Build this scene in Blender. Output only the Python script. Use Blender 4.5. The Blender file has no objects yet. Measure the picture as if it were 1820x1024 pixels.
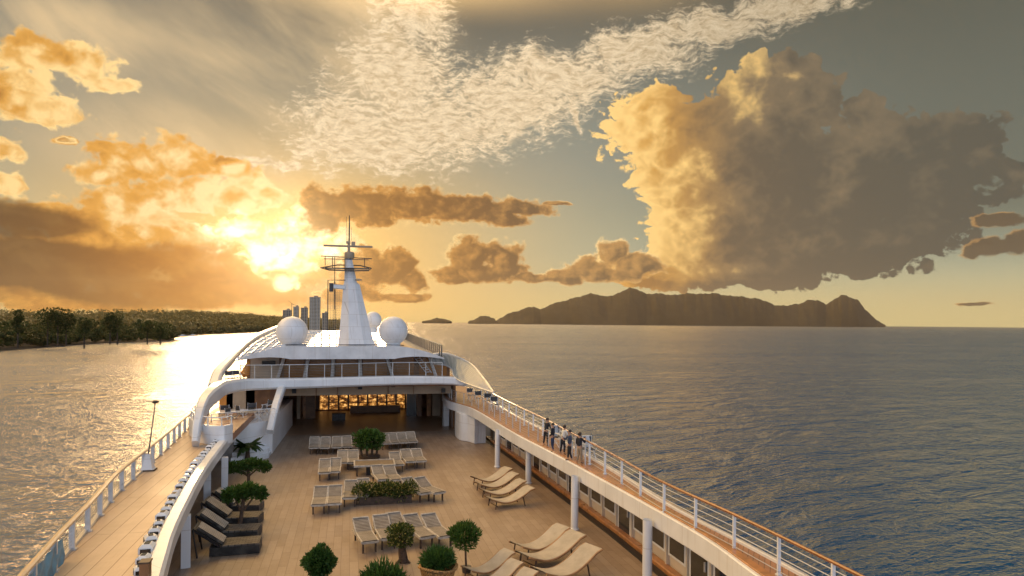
import bpy, bmesh, math, random
import numpy as np
from mathutils import Vector, Matrix
R = math.radians
random.seed(7)
scene = bpy.context.scene
col = scene.collection

# ------------------------------------------------------------------ camera
CAM_H = 8.5                     # metres above the pool deck
F = 1213.0                      # focal length in photograph pixels (1820 wide)
YAW = math.atan((910 - 625) / F)
ROLL = R(0.5)
HOR = 573.5                     # horizon row at the middle of the picture
cam = bpy.data.cameras.new('camera'); camo = bpy.data.objects.new('camera', cam)
col.objects.link(camo)
cam.sensor_width = 36.0; cam.lens = 36.0 * F / 1820
cam.shift_y = (HOR - 512) / 1820
cam.clip_start = 0.1; cam.clip_end = 90000
camo.location = (0, 0, CAM_H)
CM = Matrix.Rotation(-YAW, 3, 'Z') @ Matrix.Rotation(R(90), 3, 'X') @ Matrix.Rotation(ROLL, 3, 'Z')
camo.rotation_euler = CM.to_euler()
scene.camera = camo

def ray(x, y):
    return (CM @ Vector(((x - 910) / F, -(y - HOR) / F, -1.0))).normalized()
def at_z(x, y, z):              # the point at height z seen at photo pixel x, y
    d = ray(x, y); t = (z - CAM_H) / d.z
    return Vector((d.x * t, d.y * t, z))
def at_y(x, y, Y):              # the point at distance Y ahead seen at photo pixel x, y
    d = ray(x, y); t = Y / d.y
    return Vector((d.x * t, Y, CAM_H + d.z * t))
def angles(x, y):
    d = ray(x, y)
    return math.degrees(math.atan2(d.x, d.y)), math.degrees(math.asin(d.z))

SUN_AZ, SUN_EL = angles(497, 448)

scene.view_settings.view_transform = 'Standard'
scene.view_settings.look = 'None'
scene.view_settings.exposure = 0.0
scene.view_settings.gamma = 1.0
scene.render.film_transparent = False
try:
    scene.cycles.use_denoising = True
    scene.cycles.use_adaptive_sampling = True
    scene.cycles.adaptive_threshold = 0.02
    scene.cycles.adaptive_min_samples = 8
    scene.cycles.max_bounces = 6
    scene.cycles.volume_bounces = 0
    scene.cycles.caustics_reflective = False
    scene.cycles.caustics_refractive = False
    scene.cycles.sample_clamp_indirect = 4.0
except Exception:
    pass

# ------------------------------------------------------------------ sky
world = bpy.data.worlds.new('World'); scene.world = world; world.use_nodes = True

class S:
    """a socket (or a number) that writes node arithmetic"""
    def __init__(s, nt, sock): s.nt = nt; s.k = sock
    def _m(s, op, *a, clamp=False):
        n = s.nt.nodes.new('ShaderNodeMath'); n.operation = op; n.use_clamp = clamp
        for i, v in enumerate((s,) + a):
            if isinstance(v, S): s.nt.links.new(v.k, n.inputs[i])
            else: n.inputs[i].default_value = v
        return S(s.nt, n.outputs[0])
    def __add__(s, o): return s._m('ADD', o)
    __radd__ = __add__
    def __sub__(s, o): return s._m('SUBTRACT', o)
    def __rsub__(s, o): return (s * -1.0) + o
    def __mul__(s, o): return s._m('MULTIPLY', o)
    __rmul__ = __mul__
    def __truediv__(s, o): return s._m('DIVIDE', o)
    def pw(s, o): return s._m('POWER', o)
    def abs(s): return s._m('ABSOLUTE')
    def max(s, o): return s._m('MAXIMUM', o)
    def min(s, o): return s._m('MINIMUM', o)
    def smin(s, o, k): return s._m('SMOOTH_MIN', o, k)
    def exp(s): return s._m('EXPONENT')
    def clamp(s): return s._m('ADD', 0.0, clamp=True)
    def step(s, a, b):              # smoothstep from a to b
        n = s.nt.nodes.new('ShaderNodeMapRange'); n.interpolation_type = 'SMOOTHSTEP'
        s.nt.links.new(s.k, n.inputs[0])
        n.inputs[1].default_value = a; n.inputs[2].default_value = b
        return S(s.nt, n.outputs[0])
def vmadd(nt, v, mul, add):
    n = nt.nodes.new('ShaderNodeVectorMath'); n.operation = 'MULTIPLY_ADD'
    nt.links.new(v, n.inputs[0]); n.inputs[1].default_value = mul; n.inputs[2].default_value = add
    return n.outputs[0]
def vop(nt, op, a, b=None):
    n = nt.nodes.new('ShaderNodeVectorMath'); n.operation = op
    nt.links.new(a, n.inputs[0])
    if b is not None:
        if isinstance(b, (tuple, list)): n.inputs[1].default_value = b
        else: nt.links.new(b, n.inputs[1])
    return S(nt, n.outputs['Value']) if op in ('LENGTH', 'DOT_PRODUCT') else n.outputs[0]
def vscale(nt, a, f):
    n = nt.nodes.new('ShaderNodeVectorMath'); n.operation = 'SCALE'
    nt.links.new(a, n.inputs[0])
    if isinstance(f, S): nt.links.new(f.k, n.inputs['Scale'])
    else: n.inputs['Scale'].default_value = f
    return n.outputs[0]
def noise(nt, v, scale, detail=6, rough=0.55, dist=0.0, lac=2.0, color=False, dims='3D'):
    n = nt.nodes.new('ShaderNodeTexNoise'); n.noise_dimensions = dims
    nt.links.new(v, n.inputs['Vector'])
    n.inputs['Scale'].default_value = scale; n.inputs['Detail'].default_value = detail
    n.inputs['Roughness'].default_value = rough; n.inputs['Distortion'].default_value = dist
    n.inputs['Lacunarity'].default_value = lac
    return n.outputs[1] if color else S(nt, n.outputs[0])
def mix(nt, f, a, b):
    n = nt.nodes.new('ShaderNodeMix'); n.data_type = 'RGBA'; n.clamp_factor = True
    if isinstance(f, S): nt.links.new(f.k, n.inputs[0])
    else: n.inputs[0].default_value = f
    for i, c in ((6, a), (7, b)):
        if isinstance(c, tuple): n.inputs[i].default_value = (*c[:3], 1)
        else: nt.links.new(c, n.inputs[i])
    return n.outputs[2]
def lin(r, g, b, k=1.0):
    f = lambda c: (c / 255 / 12.92) if c / 255 < .04045 else ((c / 255 + .055) / 1.055) ** 2.4
    return (f(r) * k, f(g) * k, f(b) * k)
def addc(nt, a, b):
    n = nt.nodes.new('ShaderNodeVectorMath'); n.operation = 'ADD'
    for i, c in enumerate((a, b)):
        if isinstance(c, tuple): n.inputs[i].default_value = c[:3]
        else: nt.links.new(c, n.inputs[i])
    return n.outputs[0]
def colscale(nt, c, f):            # constant colour times a scalar field
    n = nt.nodes.new('ShaderNodeVectorMath'); n.operation = 'SCALE'
    if isinstance(c, tuple): n.inputs[0].default_value = c[:3]
    else: nt.links.new(c, n.inputs[0])
    if isinstance(f, S): nt.links.new(f.k, n.inputs['Scale'])
    else: n.inputs['Scale'].default_value = f
    return n.outputs[0]

def blob_const(x, y, rx, ry):
    a, e = angles(x, y)
    a1, _ = angles(x + rx * .5, y); a0, _ = angles(x - rx * .5, y)
    _, e1 = angles(x, y - ry * .5); _, e0 = angles(x, y + ry * .5)
    ra = abs(a1 - a0); re = abs(e1 - e0)
    return (1 / ra, 1 / re, 0), (-a / ra, -e / re, 0)
def blobs(nt, v, lst, k=0.25):     # 1 at a blob's middle, 0 on its rim, negative outside
    acc = None
    for b in lst:
        m, o = blob_const(*b)
        l = vop(nt, 'LENGTH', vmadd(nt, v, m, o))
        acc = l if acc is None else acc.smin(l, k)
    return 1.0 - acc

# cumulus as centres and radii on the sky dome (given as sightlines, turned into azimuth and elevation)
CUMULUS = [
    # the great cloud over the island
    (1165, 232, 108, 80), (1340, 190, 96, 78), (1235, 300, 120, 100), (1420, 190, 90, 70), (1170, 205, 60, 55),
    (1340, 330, 190, 140), (1240, 410, 110, 100), (1480, 330, 180, 125), (1640, 330, 150, 110),
    (1460, 440, 220, 68), (1300, 480, 160, 38), (1730, 285, 75, 50), (1560, 430, 160, 55), (1400, 130, 55, 35), (1340, 125, 40, 30),
    (1810, 305, 80, 26), (1540, 185, 46, 22), (1640, 250, 120, 60), (1560, 250, 90, 60),
    # row of low clouds joining its foot
    (1110, 475, 62, 30), (1190, 490, 110, 28), (1340, 500, 150, 18),
    # upper left
    (70, 98, 95, 42), (150, 110, 72, 44), (30, 165, 70, 62), (95, 195, 52, 34), (205, 150, 60, 18), (10, 262, 42, 22), (118, 250, 28, 14),
    (0, 322, 44, 28),
    # middle left
    (230, 285, 100, 44), (320, 280, 70, 42), (180, 312, 60, 30), (400, 300, 90, 22), (330, 345, 110, 40),  (225, 370, 110, 60),
    # the bank under them
    (80, 385, 160, 34), (250, 440, 260, 58), (100, 470, 260, 70), (400, 470, 180, 46), (150, 520, 330, 46), (470, 470, 70, 30), (560, 515, 120, 34), (440, 345, 90, 34), (620, 460, 50, 50), (400, 520, 200, 32),
    # end
]
SMALL = [
    (835, 455, 50, 42), (895, 456, 44, 36), (800, 490, 52, 20), (870, 485, 90, 24), (940, 494, 50, 12), (1000, 490, 44, 14),
    (705, 470, 46, 42), (655, 480, 60, 50), (735, 500, 34, 26), (620, 520, 70, 30), (720, 528, 60, 10),
    (578, 374, 66, 54), (650, 368, 96, 46), (740, 364, 110, 40), (830, 372, 116, 34), (915, 370, 90, 20), (560, 402, 54, 30), (895, 388, 60, 22), (985, 362, 40, 5),
    (1090, 448, 40, 30), (1130, 470, 60, 34), (1050, 480, 60, 30), (1010, 492, 50, 20), 
    (1740, 540, 44, 5), (118, 250, 30, 10),
    (1780, 390, 60, 14), (1760, 440, 70, 24), (1812, 430, 40, 26)]
def env_group(name, lst, k):
    """distance inside the cloud outlines: e = cumulus, at a point of the sky dome"""
    g = bpy.data.node_groups.new(name, 'ShaderNodeTree')
    g.interface.new_socket('v', in_out='INPUT', socket_type='NodeSocketVector')
    g.interface.new_socket('e', in_out='OUTPUT', socket_type='NodeSocketFloat')
    gi = g.nodes.new('NodeGroupInput'); go = g.nodes.new('NodeGroupOutput')
    e = blobs(g, gi.outputs[0], lst, k)
    g.links.new(e.k, go.inputs[0])
    return g

def build_sky():
    nt = world.node_tree; nt.nodes.clear()
    out = nt.nodes.new('ShaderNodeOutputWorld'); bg = nt.nodes.new('ShaderNodeBackground')
    tc = nt.nodes.new('ShaderNodeTexCoord')
    d = tc.outputs['Generated']
    sep = nt.nodes.new('ShaderNodeSeparateXYZ'); nt.links.new(d, sep.inputs[0])
    X, Y, Z = (S(nt, sep.outputs[i]) for i in range(3))
    az = X._m('ARCTAN2', Y) * 57.29578
    el = Z._m('ARCSINE') * 57.29578
    comb = nt.nodes.new('ShaderNodeCombineXYZ')
    nt.links.new(az.k, comb.inputs[0]); nt.links.new(el.k, comb.inputs[1])
    v = comb.outputs[0]
    dx = (az - SUN_AZ); dy = (el - SUN_EL)
    r2 = dx * dx + dy * dy
    glow_w = (((dx * dx) * 0.0032 + (dy * dy) * 0.016) * -1.0).exp()     # wide flattened glow round the sun
    near = (r2 * -0.014).exp()
    far = (r2 * -0.0017).exp()                                        # 1 near the sun, 0 far from it
    # ---- clear sky: Nishita tinted by a warm evening gradient
    sky = nt.nodes.new('ShaderNodeTexSky'); sky.sky_type = 'NISHITA'; sky.sun_disc = False
    sky.sun_elevation = R(SUN_EL); sky.sun_rotation = R(SUN_AZ); sky.dust_density = 2.5; sky.air_density = 1.3
    nish = colscale(nt, sky.outputs[0], 0.05)
    back = (Y * -1.0).step(-0.2, 0.7)                                 # the sky behind the camera stays bluish
    base = mix(nt, el.step(0.0, 6.0), lin(224, 204, 146), lin(176, 180, 156))
    base = mix(nt, el.step(4.0, 14.0), base, lin(148, 153, 142))
    base = mix(nt, el.step(12.0, 28.0), base, lin(104, 96, 82))
    base = mix(nt, az.step(12.0, 48.0) * el.step(3.0, 9.0) * 0.7, base, lin(92, 93, 80))
    base = mix(nt, az.step(5.0, -20.0) * el.step(4, 20) * .35, base, lin(150, 144, 130))
    base = mix(nt, (glow_w * 0.95).clamp(), base, lin(250, 198, 112))
    base = mix(nt, 0.10, base, nish)
    # ---- high thin veil, streaks falling to the right
    r1 = nt.nodes.new('ShaderNodeVectorRotate'); r1.rotation_type = 'Z_AXIS'; r1.inputs['Angle'].default_value = R(32)
    nt.links.new(v, r1.inputs['Vector'])
    vv = vop(nt, 'MULTIPLY', r1.outputs[0], (0.06, 0.17, 1))
    veil_n = noise(nt, vv, 1.0, 8, 0.56, 0.3, dims='2D')
    veil_m = blobs(nt, v, [(500, 130, 330, 200), (150, 60, 260, 110), (330, 260, 300, 110), (640, 60, 200, 120)], .3)
    veil = veil_n.step(.25, .75) * veil_m.step(-0.1, .8) * 0.95
    c = mix(nt, veil, base, lin(228, 198, 152))
    # ---- fine rippled band
    w1 = noise(nt, v, 0.30, 4, 0.6, dims='2D')
    w2 = noise(nt, vop(nt, 'ADD', v, (37.0, 11.0, 0)), 0.30, 4, 0.6, dims='2D')
    wc = nt.nodes.new('ShaderNodeCombineXYZ'); nt.links.new((w1 - .5).k, wc.inputs[0]); nt.links.new((w2 - .5).k, wc.inputs[1])
    wv = vop(nt, 'ADD', v, vop(nt, 'MULTIPLY', wc.outputs[0], (3.5, 2.5, 0)))
    band_m = blobs(nt, wv, [(740, 40, 80, 110), (715, 130, 130, 100), (640, 235, 150, 75), (760, 220, 200, 90), (900, 180, 170, 90), (1010, 140, 150, 70),
                            (1130, 95, 140, 55), (1260, 50, 150, 44), (1400, 10, 150, 34), (680, 275, 150, 44), (560, 255, 90, 44), (1022, 205, 12, 44), (470, 290, 110, 14), (1540, -50, 160, 20)], .3)
    vr = vop(nt, 'ADD', v, vop(nt, 'MULTIPLY', wc.outputs[0], (1.6, 1.6, 0)))
    rip = noise(nt, vop(nt, 'MULTIPLY', vr, (1.0, 3.0, 1)), 1.0, 8, 0.72, dims='2D')
    puff = w1
    band = (band_m * 1.7 + (puff - .5) * 1.9 + (rip - .5) * 2.7).step(-0.05, 1.05)
    bandc = mix(nt, rip.step(.26, .68), lin(206, 176, 134), lin(255, 230, 190))
    c = mix(nt, band * (0.92 - az.step(14, 36) * .35), c, bandc)
    # ---- cumulus
    eg = env_group('great_clouds', CUMULUS, 0.16); es = env_group('small_clouds', SMALL, 0.12)
    def E(vec, eg=eg):
        n = nt.nodes.new('ShaderNodeGroup'); n.node_tree = eg; nt.links.new(vec, n.inputs[0]); return S(nt, n.outputs[0])
    vw = vop(nt, 'ADD', v, vop(nt, 'MULTIPLY', wc.outputs[0], (2.0, 1.3, 0)))
    comb2 = nt.nodes.new('ShaderNodeCombineXYZ')
    nt.links.new((dx * -1.0).k, comb2.inputs[0]); nt.links.new((dy * -1.0 + (1.0 - far) * 12.0).k, comb2.inputs[1])
    sunward = vop(nt, 'NORMALIZE', comb2.outputs[0])
    e0 = E(vw); e2 = E(vop(nt, 'ADD', vw, vscale(nt, sunward, 3.0)))
    vs = vop(nt, 'MULTIPLY', v, (1, 1.25, 1))
    def nz(vec, dt):
        n1 = noise(nt, vec, 0.30, dt, 0.50, dims='2D')
        n2 = noise(nt, vec, 0.50, 3, 0.45, 0.2, dims='2D')
        n3 = noise(nt, vec, 1.3, 3, 0.5, 0.2, dims='2D')
        return (n1 - .5) * 0.95 + (n2 - .5).abs() * 1.9 + (n3 - .5).abs() * (.8 if dt > 4 else .4) - .22
    n0 = nz(vs, 8)
    nl = nz(vs, 3); na = nz(vop(nt, 'ADD', vs, vscale(nt, sunward, 1.1)), 3)
    h0 = e0 + nl * .80 + (n0 - nl) * .38
    a = (h0 * (1.0 + az.step(-8.0, 4.0) * 1.2)).step(0.0, 0.26)
    soft = az.step(12, 30)                                            # the shaded end of the great cloud is smooth
    relief = ((nl - na) * .66 + (n0 - nl) * .12) * (1.0 - soft * .35)
    broad = ((e0 - e2) * 0.55).max(-.34).min(.34)
    edge = h0.step(.50, 0.0)
    dark = blobs(nt, v, [(140, 480, 330, 90), (40, 395, 120, 40), (420, 500, 160, 60), (1660, 350, 270, 210), (1480, 440, 230, 130), (1450, 510, 380, 36), (840, 490, 150, 50), (700, 500, 110, 70),
                         (740, 365, 330, 46), (1790, 420, 130, 90), (1100, 505, 180, 30), (1390, 300, 130, 120)], .5).step(-0.25, .8)
    lit = (relief + broad + edge * .46 * (1.0 - soft * .6) + 0.50 + near * .12 - dark * 0.42 - az.step(25.0, 35.0) * .10).clamp()
    shadow_c = mix(nt, far, mix(nt, az.step(20, 30), lin(168, 120, 64), lin(93, 91, 81)), lin(192, 128, 54))
    mid_c = mix(nt, far, mix(nt, az.step(22, 33), lin(214, 160, 82), lin(122, 111, 92)), lin(236, 168, 76))
    lit_c = mix(nt, far, mix(nt, az.step(28, 42), lin(255, 208, 124, 1.05), lin(170, 146, 110)), lin(255, 224, 164, 1.06))
    cc = mix(nt, lit.step(-0.1, .55), shadow_c, mid_c)
    cc = mix(nt, lit.step(.44, 1.08), cc, lit_c)
    c = mix(nt, a, c, cc)
    # ---- low bank of stratus over the shore
    vb = vop(nt, 'MULTIPLY', vw, (0.10, 0.42, 1))
    bn = noise(nt, vb, 1.0, 6, 0.48, dims='2D')
    bank_m = blobs(nt, vw, [(60, 480, 330, 78), (330, 480, 170, 76), (480, 515, 170, 42), (620, 500, 110, 44), (60, 400, 190, 40), (250, 520, 300, 34)], .35)
    bank = (bank_m * 1.6 + (bn - .5) * 2.0).step(0.0, .7)
    fb = (r2 * -0.0085).exp()
    bankc = mix(nt, fb, lin(66, 56, 46), lin(214, 130, 40))
    bankc = mix(nt, bn.step(.45, .75) * .45, bankc, mix(nt, fb, lin(98, 84, 66), lin(240, 172, 80)))
    c = mix(nt, bank * (0.9 - near * .35), c, bankc)
    # ---- small clouds and the long dark one beside the sun
    vq = vop(nt, 'ADD', v, vop(nt, 'MULTIPLY', wc.outputs[0], (1.0, 0.6, 0)))
    s0 = E(vq, es); s1 = E(vop(nt, 'ADD', vq, vscale(nt, sunward, 1.0)), es)
    q0 = noise(nt, vs, 0.75, 6, 0.56, dims='2D'); q1 = noise(nt, vop(nt, 'ADD', vs, vscale(nt, sunward, 0.6)), 0.75, 4, 0.5, dims='2D')
    hs = s0 - .06 + (q0 - .5) * 1.2
    lits = (((s0 - s1) * .38).max(-.22).min(.30) + (q0 - q1) * .8 + hs.step(.46, .04) * .72 + .12 + az.step(-14, -24) * .4 - az.step(36, 42) * .6 + az.step(14, 22) * .12).clamp()
    far2 = (r2 * -0.0028).exp()
    s_c = mix(nt, far2, lin(104, 90, 72), lin(150, 98, 42)); m_c = mix(nt, far2, lin(190, 146, 92), lin(212, 146, 66)); l_c = mix(nt, far2, lin(255, 216, 150), lin(255, 222, 150, 1.15))
    sc = mix(nt, lits.step(0.0, .55), s_c, m_c); sc = mix(nt, lits.step(.5, 1.0), sc, l_c)
    c = mix(nt, hs.step(0.0, 0.28) * .96, c, sc)
    # ---- light of the sun through the gap
    gap_m = blobs(nt, vw, [(500, 436, 86, 50), (425, 410, 60, 30), (520, 405, 50, 36), (560, 440, 60, 26), (512, 498, 34, 16), (470, 455, 60, 30)], .35)
    gap = (gap_m * 1.2 + (n0) * 1.6).step(-0.1, 1.15)
    c = addc(nt, c, colscale(nt, (1.0, .82, .50), gap * 1.15))
    c = addc(nt, c, colscale(nt, (1.0, .62, .24), near * 0.16))
    c = addc(nt, c, colscale(nt, (1.0, .76, .40), ((r2 * -0.05).exp()) * 0.55))
    # ---- sky behind the camera, brightened to light the ship; added bands above the view follow
    c = mix(nt, back, c, lin(190, 200, 216, 1.9))
    high = mix(nt, az.step(-2.0, 30.0), lin(255, 206, 132, 5.4), lin(30, 62, 98, .45))  # gold left, blue right above the view, added to colour the sea's reflection
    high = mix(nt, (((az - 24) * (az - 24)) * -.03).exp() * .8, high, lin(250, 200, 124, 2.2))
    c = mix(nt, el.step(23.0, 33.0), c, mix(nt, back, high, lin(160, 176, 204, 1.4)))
    c = mix(nt, el.step(44.0, 62.0), c, lin(150, 152, 154))
    c = mix(nt, el.step(0.0, -2.0), c, lin(120, 110, 90))
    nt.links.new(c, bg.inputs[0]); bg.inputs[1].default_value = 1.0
    nt.links.new(bg.outputs[0], out.inputs[0])
    world.cycles.sampling_method = 'MANUAL'; world.cycles.sample_map_resolution = 256
build_sky()

sun = bpy.data.lights.new('sun', 'SUN'); suno = bpy.data.objects.new('sun', sun); col.objects.link(suno)
sun.energy = 2.0; sun.angle = R(18.0); sun.color = (1.0, .68, .36)
sdir = Vector((math.sin(R(SUN_AZ)) * math.cos(R(SUN_EL)), math.cos(R(SUN_AZ)) * math.cos(R(SUN_EL)), math.sin(R(SUN_EL))))
suno.rotation_euler = sdir.to_track_quat('Z', 'Y').to_euler()
# ------------------------------------------------------------------ materials
def material(name, color, rough=0.5, metal=0.0, var=0.0, vscale_=3.0, bump=0.0, bscale=20.0, spec=0.5, emit=None, estr=0.0, coat=0.0):
    m = bpy.data.materials.new(name); m.use_nodes = True
    nt = m.node_tree; p = nt.nodes['Principled BSDF']
    p.inputs['Base Color'].default_value = (*color[:3], 1); p.inputs['Roughness'].default_value = rough
    p.inputs['Metallic'].default_value = metal; p.inputs['Specular IOR Level'].default_value = spec
    p.inputs['Coat Weight'].default_value = coat
    geo = nt.nodes.new('ShaderNodeNewGeometry')
    if var:
        n = noise(nt, geo.outputs['Position'], vscale_, 5, .6)
        c = mix(nt, n.step(.3, .7), tuple(x * (1 - var) for x in color[:3]), tuple(min(1, x * (1 + var)) for x in color[:3]))
        nt.links.new(c, p.inputs['Base Color'])
        nt.links.new((n * 0.2 + (rough - .1)).k, p.inputs['Roughness'])
    if bump:
        n = noise(nt, geo.outputs['Position'], bscale, 4, .6)
        b = nt.nodes.new('ShaderNodeBump'); b.inputs['Strength'].default_value = bump; b.inputs['Distance'].default_value = .02
        nt.links.new(n.k, b.inputs['Height']); nt.links.new(b.outputs[0], p.inputs['Normal'])
    if emit:
        p.inputs['Emission Color'].default_value = (*emit, 1); p.inputs['Emission Strength'].default_value = estr
    return m
def deck_material(name, c1, c2, gap, bw, bh, mortar, offset=.5, rough=.45, rot=90, stain=.25):
    m = bpy.data.materials.new(name); m.use_nodes = True
    nt = m.node_tree; p = nt.nodes['Principled BSDF']
    geo = nt.nodes.new('ShaderNodeNewGeometry')
    mp = nt.nodes.new('ShaderNodeMapping'); mp.inputs['Rotation'].default_value = (0, 0, R(rot)); nt.links.new(geo.outputs['Position'], mp.inputs['Vector'])
    b = nt.nodes.new('ShaderNodeTexBrick'); nt.links.new(mp.outputs[0], b.inputs['Vector'])
    b.offset = offset; b.inputs['Scale'].default_value = 1; b.inputs['Mortar Size'].default_value = mortar; b.inputs['Mortar Smooth'].default_value = .3
    b.inputs['Brick Width'].default_value = bw; b.inputs['Row Height'].default_value = bh; b.inputs['Bias'].default_value = 0
    b.inputs['Color1'].default_value = (*c1, 1); b.inputs['Color2'].default_value = (*c2, 1); b.inputs['Mortar'].default_value = (*gap, 1)
    n = noise(nt, geo.outputs['Position'], .35, 6, .65); n2 = noise(nt, geo.outputs['Position'], 3.0, 5, .65)
    c = mix(nt, n.step(.35, .7) * stain, b.outputs[0], tuple(x * .55 for x in c1))
    c = mix(nt, n2.step(.4, .8) * stain * .8, c, tuple(min(1, x * 1.35) for x in c2))
    grain = noise(nt, vop(nt, 'MULTIPLY', geo.outputs['Position'], (30, 1.5, 1)), 1.0, 4, .6)
    c = mix(nt, grain.step(.45, .75) * .22, c, tuple(x * .6 for x in c1))
    nt.links.new(c, p.inputs['Base Color'])
    nt.links.new((n * .35 + (rough - .17)).k, p.inputs['Roughness'])
    bp = nt.nodes.new('ShaderNodeBump'); bp.inputs['Strength'].default_value = .35; bp.inputs['Distance'].default_value = .01
    nt.links.new((n2 * .6 - S(nt, b.outputs['Fac']) * 1.0).k, bp.inputs['Height']); nt.links.new(bp.outputs[0], p.inputs['Normal'])
    return m
def slat_material(name, c1, c2, gap, bw, bh, mortar, rough=.7):   # uses object space, so it moves with its thing
    m = bpy.data.materials.new(name); m.use_nodes = True
    nt = m.node_tree; p = nt.nodes['Principled BSDF']
    tc = nt.nodes.new('ShaderNodeTexCoord')
    b = nt.nodes.new('ShaderNodeTexBrick'); nt.links.new(vop(nt, 'ADD', tc.outputs['Object'], (7.13, 0, 0)), b.inputs['Vector'])
    b.inputs['Scale'].default_value = 1; b.inputs['Mortar Size'].default_value = mortar
    b.inputs['Brick Width'].default_value = bw; b.inputs['Row Height'].default_value = bh
    b.inputs['Color1'].default_value = (*c1, 1); b.inputs['Color2'].default_value = (*c2, 1); b.inputs['Mortar'].default_value = (*gap, 1)
    geo = nt.nodes.new('ShaderNodeNewGeometry')
    n = noise(nt, geo.outputs['Position'], 2.2, 5, .65)
    c = mix(nt, n.step(.35, .75) * .25, b.outputs[0], tuple(min(1, x * 1.5) for x in c2))
    nt.links.new(c, p.inputs['Base Color']); p.inputs['Roughness'].default_value = rough
    return m
def leaf_material(name, c1, c2, c3=None):
    m = bpy.data.materials.new(name); m.use_nodes = True
    nt = m.node_tree; p = nt.nodes['Principled BSDF']
    geo = nt.nodes.new('ShaderNodeNewGeometry')
    n = noise(nt, geo.outputs['Position'], 4.0, 3, .6)
    c = mix(nt, S(nt, geo.outputs['Random Per Island']) * .6 + n.step(.3, .7) * .4, c1, c2)
    if c3: c = mix(nt, S(nt, geo.outputs['Random Per Island']).step(.86, .9), c, c3)
    nt.links.new(c, p.inputs['Base Color']); p.inputs['Roughness'].default_value = .55
    p.inputs['Specular IOR Level'].default_value = .3
    tr = nt.nodes.new('ShaderNodeBsdfTranslucent'); nt.links.new(c, tr.inputs['Color'])
    ms = nt.nodes.new('ShaderNodeMixShader'); ms.inputs[0].default_value = .28
    nt.links.new(p.outputs[0], ms.inputs[1]); nt.links.new(tr.outputs[0], ms.inputs[2])
    nt.links.new(ms.outputs[0], nt.nodes['Material Output'].inputs[0])
    return m
def seams(m, w=2.4, h=1.3, k=.10):            # welded plate joints and faint rain streaks on painted steel
    nt = m.node_tree; p = nt.nodes['Principled BSDF']; geo = nt.nodes.new('ShaderNodeNewGeometry')
    sp = nt.nodes.new('ShaderNodeSeparateXYZ'); nt.links.new(geo.outputs['Position'], sp.inputs[0])
    cb = nt.nodes.new('ShaderNodeCombineXYZ'); nt.links.new((S(nt, sp.outputs[0]) + S(nt, sp.outputs[1]) * .9).k, cb.inputs[0]); nt.links.new(sp.outputs[2], cb.inputs[1])
    b = nt.nodes.new('ShaderNodeTexBrick'); nt.links.new(cb.outputs[0], b.inputs['Vector']); b.inputs['Scale'].default_value = 1
    b.inputs['Brick Width'].default_value = w; b.inputs['Row Height'].default_value = h; b.inputs['Mortar Size'].default_value = .012
    st = noise(nt, vop(nt, 'MULTIPLY', geo.outputs['Position'], (5, 5, .35)), 1.0, 5, .6)
    f = (S(nt, b.outputs['Fac']) * .45 + st.step(.52, .8) * .30).clamp()
    src = p.inputs['Base Color'].links[0].from_socket
    nt.links.new(mix(nt, f, src, (.36, .30, .24)), p.inputs['Base Color'])
M = {}
M['white'] = material('white_paint', (.74, .76, .78), .32, var=.07, vscale_=.6, bump=.05, bscale=2.0, coat=.2)
M['dome'] = material('dome_white', (.76, .76, .77), .38, var=.05, vscale_=1.2)
M['roof'] = material('roof_paint', (.70, .71, .72), .16, var=.12, vscale_=.8, coat=.5)
M['rail'] = material('rail_metal', (.62, .63, .64), .3, metal=.35, var=.1)
M['bronze'] = material('bronze_rail', (.20, .16, .11), .35, metal=.4, var=.2)
M['lounge_floor'] = material('lounge_floor', (.27, .16, .09), .36, var=.12, vscale_=.5)

M['wire'] = material('rail_wire', (.5, .5, .5), .3, metal=.8)
M['teak_rail'] = material('varnished_handrail', (.23, .085, .03), .28, var=.25, vscale_=5, coat=.4)
M['pale_rail'] = material('pale_handrail', (.58, .42, .25), .35, var=.12, vscale_=3)
M['black'] = material('black_metal', (.012, .012, .013), .4)
M['darkgrey'] = material('dark_grey', (.05, .05, .055), .5, var=.3)
M['beige'] = material('beige_panel', (.42, .32, .22), .5, var=.12, vscale_=1)
M['cream'] = material('cream_panel', (.60, .53, .43), .45, var=.08, vscale_=1)
M['brown'] = material('brown_panel', (.20, .095, .04), .4, var=.25, vscale_=1.5)
M['glass_dark'] = material('dark_glass', (.014, .015, .018), .06, spec=.8)
M['glass_brown'] = material('bronze_glass', (.36, .16, .05), .12, var=.2, vscale_=.5, spec=.6)
M['pool_deck'] = deck_material('teak_tile', (.265, .19, .132), (.345, .258, .188), (.19, .125, .085), 1.5, .30, .010, rough=.42)
M['prom_deck'] = deck_material('teak_plank', (.50, .37, .25), (.56, .42, .295), (.22, .13, .08), 9.0, .46, .014, rough=.5, stain=.2)
M['balc_deck'] = deck_material('balcony_plank', (.34, .17, .09), (.40, .205, .115), (.10, .05, .03), 6.0, .14, .010, rough=.45, stain=.2, rot=125)
M['orange_wood'] = material('varnished_strip', (.36, .155, .05), .3, var=.3, vscale_=3, coat=.3)
M['wicker'] = slat_material('weathered_slats', (.31, .275, .235), (.38, .34, .29), (.07, .055, .04), 40, .075, .020)
M['frame_wood'] = material('weathered_frame', (.46, .42, .36), .6, var=.25, vscale_=6)
M['dark_wood'] = material('dark_legs', (.07, .045, .03), .6, var=.3, vscale_=8)
M['sling'] = material('sling_canvas', (.44, .39, .31), .8, var=.12, vscale_=2.5, bump=.3, bscale=60)
M['sling_wood'] = material('sling_frame', (.33, .18, .08), .45, var=.25, vscale_=4)
M['stripe'] = slat_material('striped_cushion', (.50, .44, .36), (.58, .51, .42), (.03, .025, .02), 40, .12, .028)
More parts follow.
